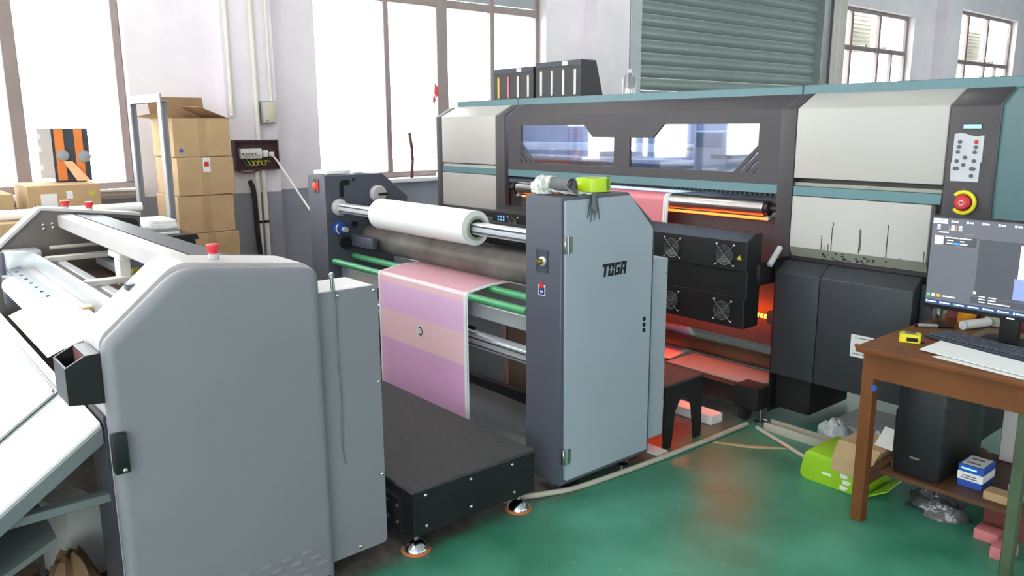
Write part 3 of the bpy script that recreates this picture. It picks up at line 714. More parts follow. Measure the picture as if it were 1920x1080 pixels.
# ------------------------------------------------------------------ black step platform
pl = thing('step_platform', 'low black steel step platform with gritty top and levelling feet', 'platform', (-3.3, 1.83, 0))
PX0, PX1, PY0, PY1 = -3.93, -2.42, 1.515, 2.15
put('tread', M().box(PX0, PX1, PY0, PY1, .262, .278, .004, 1), 'grit_top', pl)
put('skirt', M().box(PX1-.012, PX1-.002, PY0+.005, PY1-.005, .085, .262), 'black_steel', pl)
put('skirt', M().box(PX0+.01, PX1-.012, PY0+.003, PY0+.013, .085, .262), 'black_steel', pl)
put('skirt', M().box(PX0+.01, PX1-.012, PY1-.013, PY1-.003, .085, .262), 'black_steel', pl)
put('corner_bracket', M().box(PX1-.18, PX1-.06, PY0-.02, PY0+.003, .09, .23), 'black_steel', pl)
sx = screw_mesh('x', .007)
for y, z in ((1.58, .245), (1.80, .245), (2.02, .245), (1.58, .115), (1.80, .125), (2.03, .115)):
    put('screw', sx, 'chrome', pl, (PX1-.002, y, z))
sy = M().lathe((0, 0, 0), [(.008, .002), (.008, -.003), (.004, -.006)], 'y', 12).mesh('screw')
for x, z in ((PX1-.08, .2), (PX1-.08, .13), (PX1-.15, .2), (PX1-.15, .13)): put('screw', sy, 'chrome', pl, (x, PY0-.02, z))
ft = M().lathe((0, 0, 0), [(.052, .012), (.05, .02), (.03, .04), (.012, .05), (.012, .14)], 'z', 24).mesh('foot')
fb = M().lathe((0, 0, 0), [(.058, 0), (.06, .004), (.056, .012)], 'z', 24).mesh('foot_pad')
for x in (PX1-.045, -3.3, PX0+.06):
    for y in (1.555, 2.09):
        f = put('foot', ft, 'chrome', pl, (x, y, 0)); put('foot_pad', fb, 'orange_rubber', f, (x, y, 0))

# ================================================================== WIDE FORMAT PRINTER
YP = 3.9; YK = 4.05; YBK = 5.05          # front face, chamfer top, back
PB, PT = 1.735, 1.815                   # chamfer bend and top
pr = thing('wide_format_printer', 'long wide format printer with pale panels, charcoal columns and teal trim', 'printer', (-3.5, 4.4, 0))
def shell(x0, x1, z0, y=YP, name='panel', m='printer_white', back=None, bev=.005, parent=None):
    """front panel with its sloping top"""
    b = back if back else y+.05
    return put(name, M().prism([(y, z0), (b+.0, z0), (b, PB-.02), (YK+.03, PT-.02), (YK+.03, PT), (YK, PT), (y, PB)], 'x', x0, x1, bev, 2), m, parent or pr)
# carcass
put('end_body', M().box(-5.62, -4.70, YP+.055, YBK, .16, 1.235), 'printer_char', pr)
put('end_panel', M().box(-5.64, -5.62, YP+.055, YBK, .16, 1.735), 'printer_char', pr)
put('end_body', M().box(-2.395, -1.36, YP+.055, YBK, .30, 1.735), 'printer_char', pr)
put('rear_cover', M().box(-5.62, -2.395, 4.75, YBK, 1.24, 1.80), 'printer_char', pr)
# left end
shell(-5.655, -5.56, .2, YP+.0, 'corner_post', 'printer_char')
shell(-5.557, -4.845, 1.362, YP-.012, 'upper_panel', 'printer_white')
put('trim_strip', M().box(-5.557, -4.845, YP, YP+.05, 1.331, 1.352, .002, 1), 'printer_white', pr)
put('teal_strip', M().box(-5.557, -4.845, YP-.008, YP+.05, 1.284, 1.331, .002, 1), 'printer_teal', pr)
put('lower_panel', M().prism([(YP-.012, 1.012), (YP+.05, .98), (YP+.05, 1.28), (YP-.012, 1.28)], 'x', -5.557, -4.845, .003, 1), 'printer_white', pr)
shell(-4.843, -4.735, .35, YP-.012, 'column', 'printer_char')
put('base_cover', M().box(-5.557, -4.75, 3.84, YP+.05, .28, .96, .01), 'cover_black', pr)
# centre cover with two windows
ccm = fill_mesh([rect(-4.70, -2.405, 1.335, PB),
                 [(-4.555, 1.66), (-3.898, 1.66), (-3.816, 1.578), (-3.62, 1.578), (-3.62, 1.391), (-4.555, 1.391)],
                 [(-3.484, 1.578), (-3.293, 1.578), (-3.212, 1.66), (-2.541, 1.66), (-2.541, 1.391), (-3.484, 1.391)]], 'y', YP, YP+.022)
cc = put('front_cover', ccm, 'printer_char', pr)
put('cover_slope', M().prism([(YP, PB), (YK, PT), (YK, PT-.02), (YP+.022, PB-.005)], 'x', -4.70, -2.405), 'printer_char', cc)
def poly_pane(pts): return M().prism(pts, 'y', YP+.008, YP+.013)
put('pane', poly_pane([(-4.555, 1.66), (-3.898, 1.66), (-3.816, 1.578), (-3.62, 1.578), (-3.62, 1.391), (-4.555, 1.391)]), 'printer_glass', cc)
put('pane', poly_pane([(-3.484, 1.578), (-3.293, 1.578), (-3.212, 1.66), (-2.541, 1.66), (-2.541, 1.391), (-3.484, 1.391)]), 'printer_glass', cc)
for k in range(3):
    a = .155-.048*k; wd = .03
    put('window_stripe', M().prism([(-2.541-a, 1.391), (-2.541-a+wd, 1.391), (-2.541, 1.391+(a-wd)), (-2.541, 1.391+a)], 'y', YP+.001, YP+.007), 'printer_char', cc)
    put('window_stripe', M().prism([(-4.555+a, 1.391), (-4.555+a-wd, 1.391), (-4.555, 1.391+(a-wd)), (-4.555, 1.391+a)], 'y', YP+.001, YP+.007), 'printer_char', cc)
put('teal_strip', M().box(-4.70, -2.405, YP-.006, YP+.05, 1.284, 1.334, .002, 1), 'printer_teal', pr)
# right half
shell(-2.402, -2.31, .95, YP-.014, 'column', 'printer_char')
shell(-2.307, -1.552, 1.376, YP-.012, 'upper_panel', 'printer_white')
put('trim_strip', M().box(-2.307, -1.552, YP+.002, YP+.05, 1.334, 1.353, .002, 1), 'olive_lip', pr)
put('teal_strip', M().box(-2.307, -1.552, YP-.008, YP+.05, 1.283, 1.333, .002, 1), 'printer_teal', pr)
lw = put('lower_panel', M().box(-2.307, -1.59, YP-.012, YP+.05, 1.006, 1.28, .003, 1), 'printer_white', pr)
put('panel_lip', M().prism([(YP-.012, 1.006), (YP+.05, 1.006), (YP+.05, .955), (YP+.02, .955)], 'x', -2.307, -1.59), 'olive_lip', lw)
random.seed(3)
for px, p0, p1 in ((1541, 441, 470), (1561, 425, 470), (1613, 430, 476), (1615, 433, 470), (1666, 422, 485), (1733, 472, 492), (1545, 462, 474), (1553, 458, 473), (1687, 484, 496), (1563, 417, 424)):
    a = at(px, p0, y=YP-.0125); b = at(px-2, p1, y=YP-.0125)
    put('ink_drip', M().box(a.x-.0018, a.x+.0018, YP-.0135, YP-.0118, max(1.008, b.z), a.z), 'ink_stain', lw)
for k in range(34):
    x = random.choice((random.uniform(-2.13, -1.98), random.uniform(-2.13, -1.72))); t = random.uniform(.15, .95)
    r_ = random.uniform(.003, .009); y = YP-.013+.033*t; z = 1.006-.05*t
    put('ink_spot', M().lathe((x, y, z), [(r_, .0), (r_*.8, -.0012)], 'y', 8), 'ink_stain', lw)
# right column with operator panel
colm = shell(-1.549, -1.345, .9, YP-.014, 'column', 'printer_char', bev=.012)
YC = YP-.014
q0 = at(1806, 237, y=YC); q1 = at(1842, 238, y=YC)
ds = put('display', M().box(q0.x, q1.x, YC-.004, YC, q0.z-.013, q0.z+.011), 'black_plastic', colm)
put('display_glass', M().box(q0.x+.004, q1.x-.002, YC-.0055, YC-.0035, q0.z-.009, q0.z+.008), 'lcd', ds)
kx0, kx1, kz0, kz1 = -1.518, -1.40, 1.397, 1.602
kp = put('keypad', M().prism([(kx0, kz0), (kx1, kz0), (kx1, 1.48), (kx1+.006, 1.487), (kx1+.006, kz1)]+[(kx1-(kx1-kx0)*t, kz1-.006*math.sin(t*6.2)+.006*t) for t in (.2, .4, .6, .8)]+[(kx0, kz1+.006), (kx0, 1.487), (kx0-.004, 1.475)], 'y', YC-.004, YC), 'keypad_grey', colm)
btn = M().lathe((0, 0, 0), [(.0085, 0), (.0085, -.004), (.006, -.006)], 'y', 14).mesh('button')
btn_r = M().lathe((0, 0, 0), [(.0085, 0), (.0085, -.004), (.006, -.006)], 'y', 14).mesh('red_button')
for i, (u, v) in enumerate(((.22, .14), (.2, .25), (.18, .36), (.8, .14), (.8, .25), (.78, .36), (.45, .48), (.17, .56), (.78, .55), (.42, .64), (.13, .72), (.2, .72), (.72, .72), (.79, .72), (.74, .87))):
    put('button', btn_r if i == 3 else btn, 'red_plastic' if i == 3 else 'button_grey', kp, (kx0+(kx1-kx0)*u, YC-.004, kz1-(kz1-kz0)*v))
q = at(1805, 380, y=YC-.02)
es = put('emergency_stop', M().lathe((q.x, YC, q.z), [(.03, 0), (.03, -.012), (.034, -.016), (.034, -.03), (.026, -.038)], 'y', 26), 'red_plastic', colm)
put('stop_mark', M().torus((q.x, YC-.0385, q.z), .01, .002, 'y', 16, 6), 'sticker_white', es)
put('yellow_collar', M().torus((q.x, YC-.015, q.z), .047, .0095, 'y', 32, 8, math.radians(-140), math.radians(140)), 'yellow_plastic', es)
# top cap and right end
put('top_cap', M().box(-5.60, -4.804, 4.08, YBK, PT-.005, 1.8615, .004, 1), 'printer_teal', pr)
put('top_cap', M().box(-4.80, -2.40, 4.08, YBK, PT-.005, 1.862, .004, 1), 'printer_teal', pr)
put('top_cap', M().box(-2.396, -1.32, 4.08, YBK, PT-.005, 1.863, .004, 1), 'printer_teal', pr)
put('end_skirt', M().box(-1.358, -1.338, YP+.03, YBK, .30, .948), 'black_steel', pr)
put('end_panel', M().prism([(YP+.03, .95), (YBK, .95), (YBK, 1.813), (YK+.02, 1.813), (YP+.03, PB)], 'x', -1.358, -1.335, .003, 1), 'printer_teal', pr)
# black lower cover on the right
cv = [(3.82, .30), (3.82, .872), (3.90, .93), (3.95, .93), (3.95, .30)]
for x0, x1 in ((-2.335, -2.082), (-2.078, -1.605)):
    put('lower_cover', M().prism(cv, 'x', x0, x1, .006, 2), 'cover_black', pr)
lc = put('lower_cover', M().box(-1.601, -1.36, 3.89, 3.95, .30, .90, .006, 2), 'cover_black', pr)
for a, b in ((-2.085, .02), (-2.02, .012), (-1.99, .02), (-1.95, .01)):
    put('ink_drip', M().prism([(3.8195, .86), (3.8185, .86), (3.899, .9315), (3.899, .9300)], 'x', a, a+b*.3), 'ink_stain', lc)
a = at(1597, 625, y=3.82); b = at(1636, 668, y=3.82)
npl = put('rating_plate', M().box(a.x, a.x+.115, 3.8165, 3.8198, .497, .612), 'sticker_white', lc)
put('plate_dot', M().cyl((a.x+.033, 3.8155, .558), (a.x+.033, 3.8166, .558), .012, n=18), 'red_plastic', npl)
put('plate_dot', M().cyl((a.x+.08, 3.8155, .558), (a.x+.08, 3.8166, .558), .012, n=18), 'ink_stain', npl)
for x0, x1, z in ((.02, .1, .596), (.03, .05, .527), (.065, .1, .522), (.01, .1, .512)):
    put('plate_line', M().box(a.x+x0, a.x+x1, 3.8158, 3.8166, z, z+.004), 'button_grey', npl)
put('side_leg', M().box(-2.345, -2.335, 3.83, 4.75, .07, .94), 'black_steel', pr)
put('base_frame', M().box(-2.33, -2.12, 3.88, 4.30, .09, .30, .006), 'black_matt', pr)
put('base_frame', M().box(-1.62, -1.37, 3.95, 4.6, .09, .30, .006), 'black_matt', pr)
put('base_frame', M().box(-4.65, -2.36, 3.74, 3.88, .10, .20, .004), 'black_steel', pr)
put('castor_bracket', M().box(-2.50, -2.348, 3.735, 3.86, .085, .215, .004), 'black_matt', pr)
for x, y in ((-2.46, 3.79), (-4.6, 3.79), (-1.5, 4.3), (-5.4, 4.0)):
    put('castor', M().lathe((x-.02, y, .048), [(.02, 0), (.047, .004), (.047, .036), (.02, .04)], 'x', 22), 'rubber', pr)
    put('levelling_foot', M().lathe((x+.09, y+.02, 0), [(.04, 0), (.04, .01), (.013, .02), (.013, .1)], 'z', 16), 'steel', pr)
# print bed, steel rollers and interior
put('print_bed', M().box(-4.66, -2.40, 3.96, 4.72, 1.19, 1.238, .004, 1), 'steel', pr)
stl = put('steel_roller', M().lathe((-4.63, 3.925, 1.197), [(.015, 0), (.015, .02), (.043, .024), (.0455, .034), (.0455, 2.136), (.043, 2.146), (.015, 2.15), (.015, 2.172)], 'x', 36), 'steel', pr)
put('roller_end', M().lathe((-2.478, 3.925, 1.197), [(.04, 0), (.04, .02), (.02, .03), (.02, .075)], 'x', 24), 'black_plastic', pr)
put('roller_end', M().lathe((-4.70, 3.925, 1.197), [(.02, 0), (.02, .06), (.04, .07)], 'x', 24), 'black_plastic', pr)
for x in (-2.465, -4.60): put('drip_tab', M().box(x-.016, x+.016, 3.9, 3.93, 1.138, 1.146).box(x-.004, x+.004, 3.905, 3.915, 1.144, 1.156), 'alu', pr)
for k in range(46):
    x = -3.92+k*.0325
    put('pinch_tooth', M().box(x, x+.018, 3.95, 3.975, 1.262, 1.279), 'slate_dark', pr)
put('orange_reflection', M().cyl((-4.55, 3.908, 1.140), (-2.46, 3.908, 1.140), .008, n=12), 'reflection_glow', pr)  # glowing bar stands in for an orange reflection under the roller
put('back_sheet', M().box(-4.66, -2.42, 3.99, 4.0, .40, 1.14), 'printer_char', pr)
put('inner_back', M().box(-5.60, -2.41, 4.55, 4.56, 1.24, 1.80), 'inner_blue', pr)
put('carriage_rail', M().box(-5.6, -2.41, 4.30, 4.36, 1.47, 1.53, .004, 1), 'inner_white', pr)
put('carriage_beam', M().box(-5.6, -2.41, 4.20, 4.5, 1.40, 1.43, .004, 1), 'inner_white', pr)
put('carriage_scale', M().box(-3.4, -2.45, 4.292, 4.299, 1.49, 1.512), 'olive_lip', pr)
cg = put('print_carriage', M().box(-3.15, -2.75, 4.12, 4.42, 1.33, 1.62, .01), 'inner_white', pr)
put('carriage_cover', M().box(-3.12, -2.93, 4.10, 4.12, 1.52, 1.61, .004), 'inner_blue', cg)
put('head_plate', M().box(-3.0, -2.86, 4.10, 4.118, 1.45, 1.475), 'slate', cg)
put('red_strip', M().box(-4.7, -4.3, 4.15, 4.17, 1.36, 1.395), 'red_plastic', pr)
put('led_strip', M().box(-5.5, -2.45, 4.12, 4.14, 1.785, 1.797), 'led_tube', pr)
# dryer unit with four fans in front of the film path
dy = put('dryer_unit', M().prism([(3.6, .575), (3.74, .575), (3.74, 1.085), (3.68, 1.085), (3.6, 1.046), (3.6, .89), (3.615, .885), (3.615, .745), (3.6, .74)], 'x', -4.53, -2.378, .004, 1), 'black_plastic', pr)
fan_body = M().lathe((0, 0, 0), [(.052, .0), (.05, -.002), (.02, -.002), (.018, -.008), (.002, -.009)], 'y', 24).mesh('fan_body')
gm = M()
for R in (.052, .044, .036, .028, .02, .012): gm.torus((0, -.012, 0), R, .0012, 'y', 26, 5)
for s in (-1, 1):
    gm.tube([(-.056, -.012, -.056*s), (.056, -.012, .056*s)], .0013, 5)
grill = gm.mesh('fan_grill')
bolt = M().lathe((0, 0, 0), [(.006, .002), (.006, -.008), (.003, -.01)], 'y', 10).mesh('fan_screw')
fx = [-2.51, -2.866, -3.222, -3.578, -3.934, -4.29]
for i, x in enumerate(fx):
    for z in (.967, .660):
        f = put('fan', fan_body, 'black_matt', dy, (x, 3.5995, z))
        put('fan_grill', grill, 'grill_steel', f, (x, 3.5995, z), kind='stuff')
        for sx_ in (-1, 1):
            for sz in (-1, 1): put('fan_screw', bolt, 'chrome', f, (x+.056*sx_, 3.5995, z+.056*sz))
put('warning_label', M().prism([(-2.437, .95), (-2.407, .95), (-2.422, .976)], 'y', 3.5975, 3.6), 'wire_yellow', dy)
dpn = put('dryer_display', M().box(-4.47, -4.37, 3.5975, 3.6, .985, 1.03), 'sticker_blue', dy)
for u in range(3):
    for v in range(2): put('display_key', M().box(-4.463+.03*u, -4.45+.03*u, 3.5965, 3.5976, .99+.02*v, 1.0+.02*v), 'lcd', dpn)
# dryer arm and grip on the right
put('dryer_arm', M().box(-2.41, -2.36, 3.70, 3.86, .80, .92, .01), 'black_plastic', pr)
g0 = at(1463, 464, x=-2.33); g1 = at(1443, 497, x=-2.33)
put('grip', M().cyl(g1, g0, .016, n=16), 'keypad_grey', pr)
# infrared lamp under the dryer
put('infrared_lamp', M().cyl((-4.5, 3.9, .592), (-2.40, 3.9, .592), .012, n=12), 'heater_glow', pr)
for k in range(4): put('lamp_band', M().pipe((-2.49+.024*k, 3.9, .592), (-2.482+.024*k, 3.9, .592), .016, .0125, 14), 'steel', pr)
put('lamp_holder', M().box(-2.41, -2.36, 3.87, 3.93, .56, .63, .004), 'steel', pr)
put('reflector', M().box(-4.5, -2.36, 4.02, 4.035, .40, .80), 'steel', pr)
put('lower_roller', M().cyl((-4.6, 4.16, .245), (-2.36, 4.16, .245), .048, n=28), 'roller_brown', pr)
put('under_shelf', M().box(-4.6, -2.36, 4.25, 4.7, .30, .31), 'grey_sheet', pr)
# printed film through the printer and down to the lower roller
fp3 = [(4.5, 1.2405), (4.1, 1.2405), (3.97, 1.2425)]
for k in range(0, 9):
    a = math.radians(88+k*12.5); fp3.append((3.925+.0475*math.cos(a), 1.197+.0475*math.sin(a)))
fp3 += [(3.875, 1.1), (3.872, .95), (3.875, .8), (3.93, .63), (4.01, .52), (4.085, .42), (4.21, .285)]
for k in range(0, 8):
    a = math.radians(35-k*18); fp3.append((4.16+.0495*math.cos(a), .245+.0495*math.sin(a)))
fp3 += [(4.05, .185), (3.91, .17), (3.6, .15), (3.43, .145)]
mat_film('printed_film_wet', [(0, (250, 250, 250)), (.515, (250, 250, 250)), (.53, (222, 130, 142)), (1.2, (226, 140, 150)), (1.6, LIL), (1.9, PEACH), (2.4, PINK), (2.8, PINK)], .84,
         [(0, (1, 1, 1, 1)), (.012, NOA), (.80, (1, 1, 1, 1)), (.812, (.35, .3, .4, 1)), (.816, (1, 1, 1, 1)), (.83, (.35, .3, .4, 1)), (.833, (1, 1, 1, 1))])
film('printed_film', 'pink printed film running over the steel roller of the printer and down to the floor', fp3, -3.977, -3.137, 'printed_film_wet')

# ------------------------------------------------------------------ ink tank boxes on top
def ink_box(x0, x1, z0, z1, y0, slots, label, cut=.12):
    r = thing('ink_tank_box', label, 'ink tank', ((x0+x1)/2, y0+.2, z0), group='ink tank boxes on the printer')
    d = .30
    put('housing', M().prism([(y0, z0), (y0+d, z0), (y0+d, z0+.012), (y0+d-.06, z0+.012), (y0+d-cut, z1), (y0, z1)], 'x', x0, x1, .003, 1), 'ink_box_black', r)
    put('lid_flange', M().box(x0-.002, x1+.002, y0-.004, y0, z1-.04, z1, .001, 1), 'slate_dark', r)
    put('label_tag', M().box(x0+(x1-x0)*.60, x0+(x1-x0)*.72, y0-.006, y0-.004, z1-.035, z1-.005), 'sticker_white', r)
    wd = (x1-x0)/len(slots)
    for i, c in enumerate(slots):
        xc = x0+wd*(i+.5)
        put('level_window', M().prism(rpoly(rect(xc-.012, xc+.012, z0+.02, z1-.065), .010, 3), 'y', y0-.003, y0+.001), c, r)
ink_box(-5.37, -4.87, 1.862, 2.118, 4.30, ['ink_yellow', 'ink_magenta', 'ink_clear', 'ink_clear'], 'black ink tank box with yellow and pink level windows on the printer', .10)
ink_box(-4.84, -4.335, 1.8645, 2.138, 4.30, ['ink_clear']*4, 'black ink tank box with four pale level windows on the printer', .14)
solo('bottle', M().lathe((-4.18, 4.66, 1.863), [(.05, 0), (.052, .01), (.052, .13), (.03, .17), (.018, .18), (.018, .21)], 'z', 20), 'clear_plastic', 'pale plastic bottle standing behind the ink tank box', 'bottle')

# floor hoses, stool etc. around the printer
st = thing('step_stool', 'black steel step stool between the roller machine and the printer', 'stool', (-2.9, 3.23, 0))
put('tread', M().box(-3.5, -2.465, 3.075, 3.40, .335, .35, .004, 1), 'grit_top', st)
legp = [(3.08, 0), (3.145, 0), (3.17, .19), (3.21, .255), (3.265, .255), (3.305, .19), (3.335, 0), (3.395, 0), (3.395, .335), (3.08, .335)]
for x in (-2.475, -3.49): put('leg_frame', M().prism(legp, 'x', x-.004, x+.004), 'black_steel', st)
put('apron', M().box(-3.486, -2.479, 3.39, 3.396, .27, .335), 'black_steel', st)
put('apron', M().box(-3.486, -2.479, 3.078, 3.084, .27, .335), 'black_steel', st)
hp = [(-2.66, 1.70, .013), (-2.60, 1.9, .013), (-2.55, 2.09, .013), (-2.47, 2.28, .013), (-2.43, 2.4, .013), (-2.41, 2.65, .013), (-2.395, 2.95, .013), (-2.385, 3.4, .013), (-2.385, 3.70, .013)]
solo('grey_hose', M().tube(hp, .013, 10, 2), 'pvc', 'long pale grey hose lying on the floor along the machines', 'hose')
solo('pvc_pipe', M().tube([(-2.32, 3.70, .011), (-1.86, 3.50, .011)], .011, 10), 'pvc', 'thin pale pipe on the floor in front of the printer', 'pipe')
ch = thing('floor_channel', 'pale plastic channel lying on the floor in front of the printer', 'channel', (-2.1, 3.75, 0))
put('channel_body', M().prism([(3.72, 0), (3.80, 0), (3.80, .045), (3.79, .045), (3.79, .008), (3.73, .008), (3.73, .045), (3.72, .045)], 'x', -2.29, -1.72), 'pvc', ch)
solo('wood_sliver', M().prism([(-2.36, 3.36), (-2.20, 3.44), (-2.06, 3.575), (-2.2, 3.47)], 'z', 0, .008), 'cardboard', 'thin torn cardboard strip lying on the green floor', 'strip')
solo('paper_wedge', M().box(-2.56, -2.43, 2.99, 3.075, 0, .012, .002, 1), 'white_paper', 'folded white paper under the front leg of the step stool', 'paper')
solo('white_board', M().box(-3.05, -2.40, 3.80, 4.10, .2005, .2065), 'grey_sheet', 'pale board lying inside the printer base near its castor', 'board')
solo('orange_strip', M().box(-2.9, -2.52, 3.56, 3.66, .0, .05), 'white_paper', 'white block on the floor behind the step stool', 'block')
solo('white_board', M().box(-2.08, -1.68, 4.05, 4.42, .0, .03), 'white_paper', 'white board lying on the floor under the black printer cover', 'board')
cp = []
random.seed(11)
def crumple(name, c, r, h, label, mt, cat, n=14):
    vs = []; fs = []
    for i in range(n//2+1):
        for j in range(n):
            a = 2*math.pi*j/n; e = math.pi/2*i/(n//2); k = random.uniform(.7, 1.12)
            vs.append((c[0]+r[0]*math.cos(a)*math.cos(e)*k, c[1]+r[1]*math.sin(a)*math.cos(e)*k, max(.001, c[2]+h*math.sin(e)*random.uniform(.65, 1.1)) if i else c[2]))
    for i in range(n//2):
        fs += [[i*n+j, i*n+(j+1) % n, (i+1)*n+(j+1) % n, (i+1)*n+j] for j in range(n)]
    fs.append(list(range(n-1, -1, -1))); fs.append([n//2*n+j for j in range(n)])
    m = M(); m.add(vs, fs)
    return solo(name, m, mt, label, cat)
crumple('plastic_bag', (-1.99, 3.93, 0), (.10, .08), .10, 'crumpled clear plastic bag beside the floor channel', 'plastic_bag', 'bag')
crumple('plastic_bag', (-1.77, 3.91, 0), (.085, .07), .11, 'crumpled white plastic bag behind the lime green box', 'plastic_bag', 'bag')

# ================================================================== GREY SHEET MACHINE (foreground left)
sm = thing('sheet_machine', 'large grey sheet machine with rounded side cover, open top and sloping tray', 'machine', (-3.5, .9, 0))
SP = rpoly([(.512, .006), (1.212, .006), (1.208, 1.185), (.752, 1.238), (.512, 1.032)], [.03, .03, .05, .07, .03], 6)
SPI = rpoly([(.515, .03), (1.212, .03), (1.208, 1.192), (.752, 1.245), (.515, 1.04)], [.03, .03, .05, .05, .03], 6)
put('side_housing', M().prism(SPI, 'x', -2.73, -2.53), 'machine_light', sm)
put('shade_plate', M().box(-2.731, -2.531, .506, .514, .045, .80), 'slate_dark', sm)  # dark plate stands in for the tray's shade on the lower housing
shl = put('side_cover', M().prism(SP, 'x', -2.535, -2.464, .034, 6), 'machine_grey', sm)
lv = M()
lv.sheet([[(.0, .024*math.cos(math.pi*(1-j/10)), 0) for j in range(11)], [(.009, .022*math.cos(math.pi*(1-j/10)), .002) for j in range(11)], [(.0, .024*math.cos(math.pi*(1-j/10)), .009*math.sin(math.pi*j/10)+.002) for j in range(11)]], .001)
lvm = lv.mesh('louvre')
for r_ in range(4):
    for c_ in range(6):
        put('louvre', lvm, 'machine_grey', shl, (-2.4642, 1.098-.075*c_+(0, .035, .055, .0)[r_], .16-.030*r_))
# recessed side panel towards the platform
pn = put('side_panel', M().prism(rpoly([(1.20, .062), (1.447, .066), (1.447, 1.088), (1.20, 1.086)], [.002, .02, .02, .002], 4), 'x', -2.515, -2.50), 'machine_grey', sm)
put('panel_flange', M().box(-2.73, -2.516, 1.215, 1.44, 1.06, 1.084), 'machine_light', sm)
put('panel_body', M().box(-2.73, -2.516, 1.214, 1.44, .08, 1.058), 'machine_grey', sm)
for y, z in ((1.285, 1.068), (1.43, 1.07), (1.437, .72), (1.437, .35), (1.33, .085)):
    put('screw', sx, 'slate_dark', pn, (-2.5, y, z))
cb = put('chain', M().tube([(-2.494, 1.272, 1.12), (-2.494, 1.276, 1.0), (-2.494, 1.272, .86), (-2.494, 1.279, .7), (-2.494, 1.270, .52), (-2.494, 1.282, .44)], .0014, 6, 2), 'chain_grey', sm)
put('latch_pin', M().lathe((-2.512, 1.272, 1.086), [(.006, 0), (.006, .045), (.010, .048), (.010, .06), (.004, .066)], 'z', 12), 'chrome', sm)
# handle on the cover edge
hd = put('cover_latch', M().box(-2.475, -2.44, .505, .548, .64, .765, .006), 'black_plastic', sm)
put('latch_screw', sx, 'chrome', hd, (-2.44, .532, .652))
# emergency stop on the near housing
def mushroom(x, y, z):
    b = put('emergency_stop', M().lathe((x, y, z), [(.015, 0), (.015, .014), (.02, .018), (.0225, .03), (.022, .036), (.014, .039)], 'z', 22), 'red_plastic', sm)
    put('stop_base', M().lathe((x, y, z), [(.018, -.018), (.018, .006)], 'z', 20), 'keypad_grey', b)
q = at(401, 486, x=-2.62); mushroom(-2.62, q.y, 1.245-(q.y-.752)*.1162+.012)
put('cover_clip', M().box(-2.69, -2.65, .64, .70, 1.15, 1.17).xf(Matrix.Translation((0, 0, 0))), 'slate', sm)
# far end plate
FP = [(.515, .03), (1.21, .03), (1.21, 1.19), (.86, 1.236), (.743, 1.25), (.515, 1.045)]
put('end_plate', M().prism(FP, 'x', -4.62, -4.60), 'plate_taupe', sm)
rim = []
for (a, b) in ((5, 4), (4, 3), (3, 2)):
    p, q = FP[a], FP[b]
    d = Vector((q[0]-p[0], q[1]-p[1])).normalized(); nrm = Vector((-d.y, d.x))
    if nrm.y < 0: nrm = -nrm
    put('plate_rim', M().prism([(p[0], p[1]), (q[0], q[1]), (q[0]+nrm.x*.014, q[1]+nrm.y*.014), (p[0]+nrm.x*.014, p[1]+nrm.y*.014)], 'x', -4.70, -4.585), 'machine_light', sm)
put('end_housing', M().prism(FP, 'x', -4.70, -4.62), 'machine_light', sm)
for y, z in ((.748, 1.175), (.75, 1.155), (.79, 1.178), (.792, 1.158)): put('screw', sx, 'chrome', sm, (-4.60, y, z))
mushroom(-4.66, .868, 1.25); mushroom(-4.66, .98, 1.236)
# top rail and rear cover
put('top_rail', M().box(-4.60, -2.73, .815, .885, 1.155, 1.222, .005, 1), 'machine_light', sm)
put('rear_cover', M().prism([(.89, 1.222), (1.02, 1.208), (1.02, .92), (1.005, .92), (1.005, 1.19), (.89, 1.207)], 'x', -4.60, -2.73), 'slate_dark', sm)
put('end_lining', M().prism([(1.025, .92), (1.20, .92), (1.20, 1.15), (1.18, 1.175), (1.025, 1.195)], 'x', -4.599, -4.594), 'black_steel', sm)
put('panel_cover', M().prism([(1.03, 1.19), (1.20, 1.172), (1.20, 1.16), (1.03, 1.178)], 'x', -2.95, -2.73), 'slate_dark', sm)
put('deck', M().box(-4.60, -2.73, .56, 1.19, .90, .915), 'brown_board', sm)
# feeding gear inside
put('knife_rail', M().box(-4.58, -2.735, .66, .675, .95, 1.06, .002, 1), 'alu', sm)
put('knife_rail', M().box(-4.58, -2.735, .60, .66, .95, .985, .002, 1), 'machine_light', sm)
gp = put('guard_plate', M().prism([(.545, .985), (.60, .998), (.60, 1.003), (.545, .99)], 'x', -4.5, -2.735), 'slate', sm)
for k in range(12): put('guard_hole', M().lathe((-4.3+.12*k, .572, .9945), [(.011, -.002), (.011, .0025)], 'z', 12), 'black_matt', gp)
put('motor_block', M().box(-4.58, -4.43, .55, .70, .95, 1.07, .006), 'alu', sm)
put('motor_cap', M().box(-4.58, -4.50, .53, .55, .93, 1.065, .006), 'slate', sm)
put('slide_rail', M().box(-4.55, -2.74, .745, .785, .98, 1.02, .003, 1), 'alu', sm)
put('slide_rail', M().box(-4.55, -2.74, .71, .735, .95, .98, .003, 1), 'pvc_white', sm)
put('slide_rail', M().box(-4.55, -2.74, .96, 1.0, .96, 1.0, .003, 1), 'alu', sm)
for x in (-4.36, -3.55, -3.0): put('cross_bar', M().box(x-.025, x+.025, .70, 1.02, 1.02, 1.045, .003, 1), 'pvc_white', sm)
put('cross_rod', M().cyl((-4.45, .74, 1.075), (-4.45, 1.0, 1.075), .01, n=10), 'pvc', sm)
put('feed_arm', M().box(-3.63, -3.56, .835, .885, 1.0, 1.135, .005, 1), 'pvc_white', sm)
put('arm_head', M().box(-3.70, -3.52, .83, .89, 1.115, 1.145, .006, 1), 'pvc_white', sm)
put('yellow_connector', M().box(-3.69, -3.61, .90, .945, 1.02, 1.055, .006), 'yellow_plastic', sm)
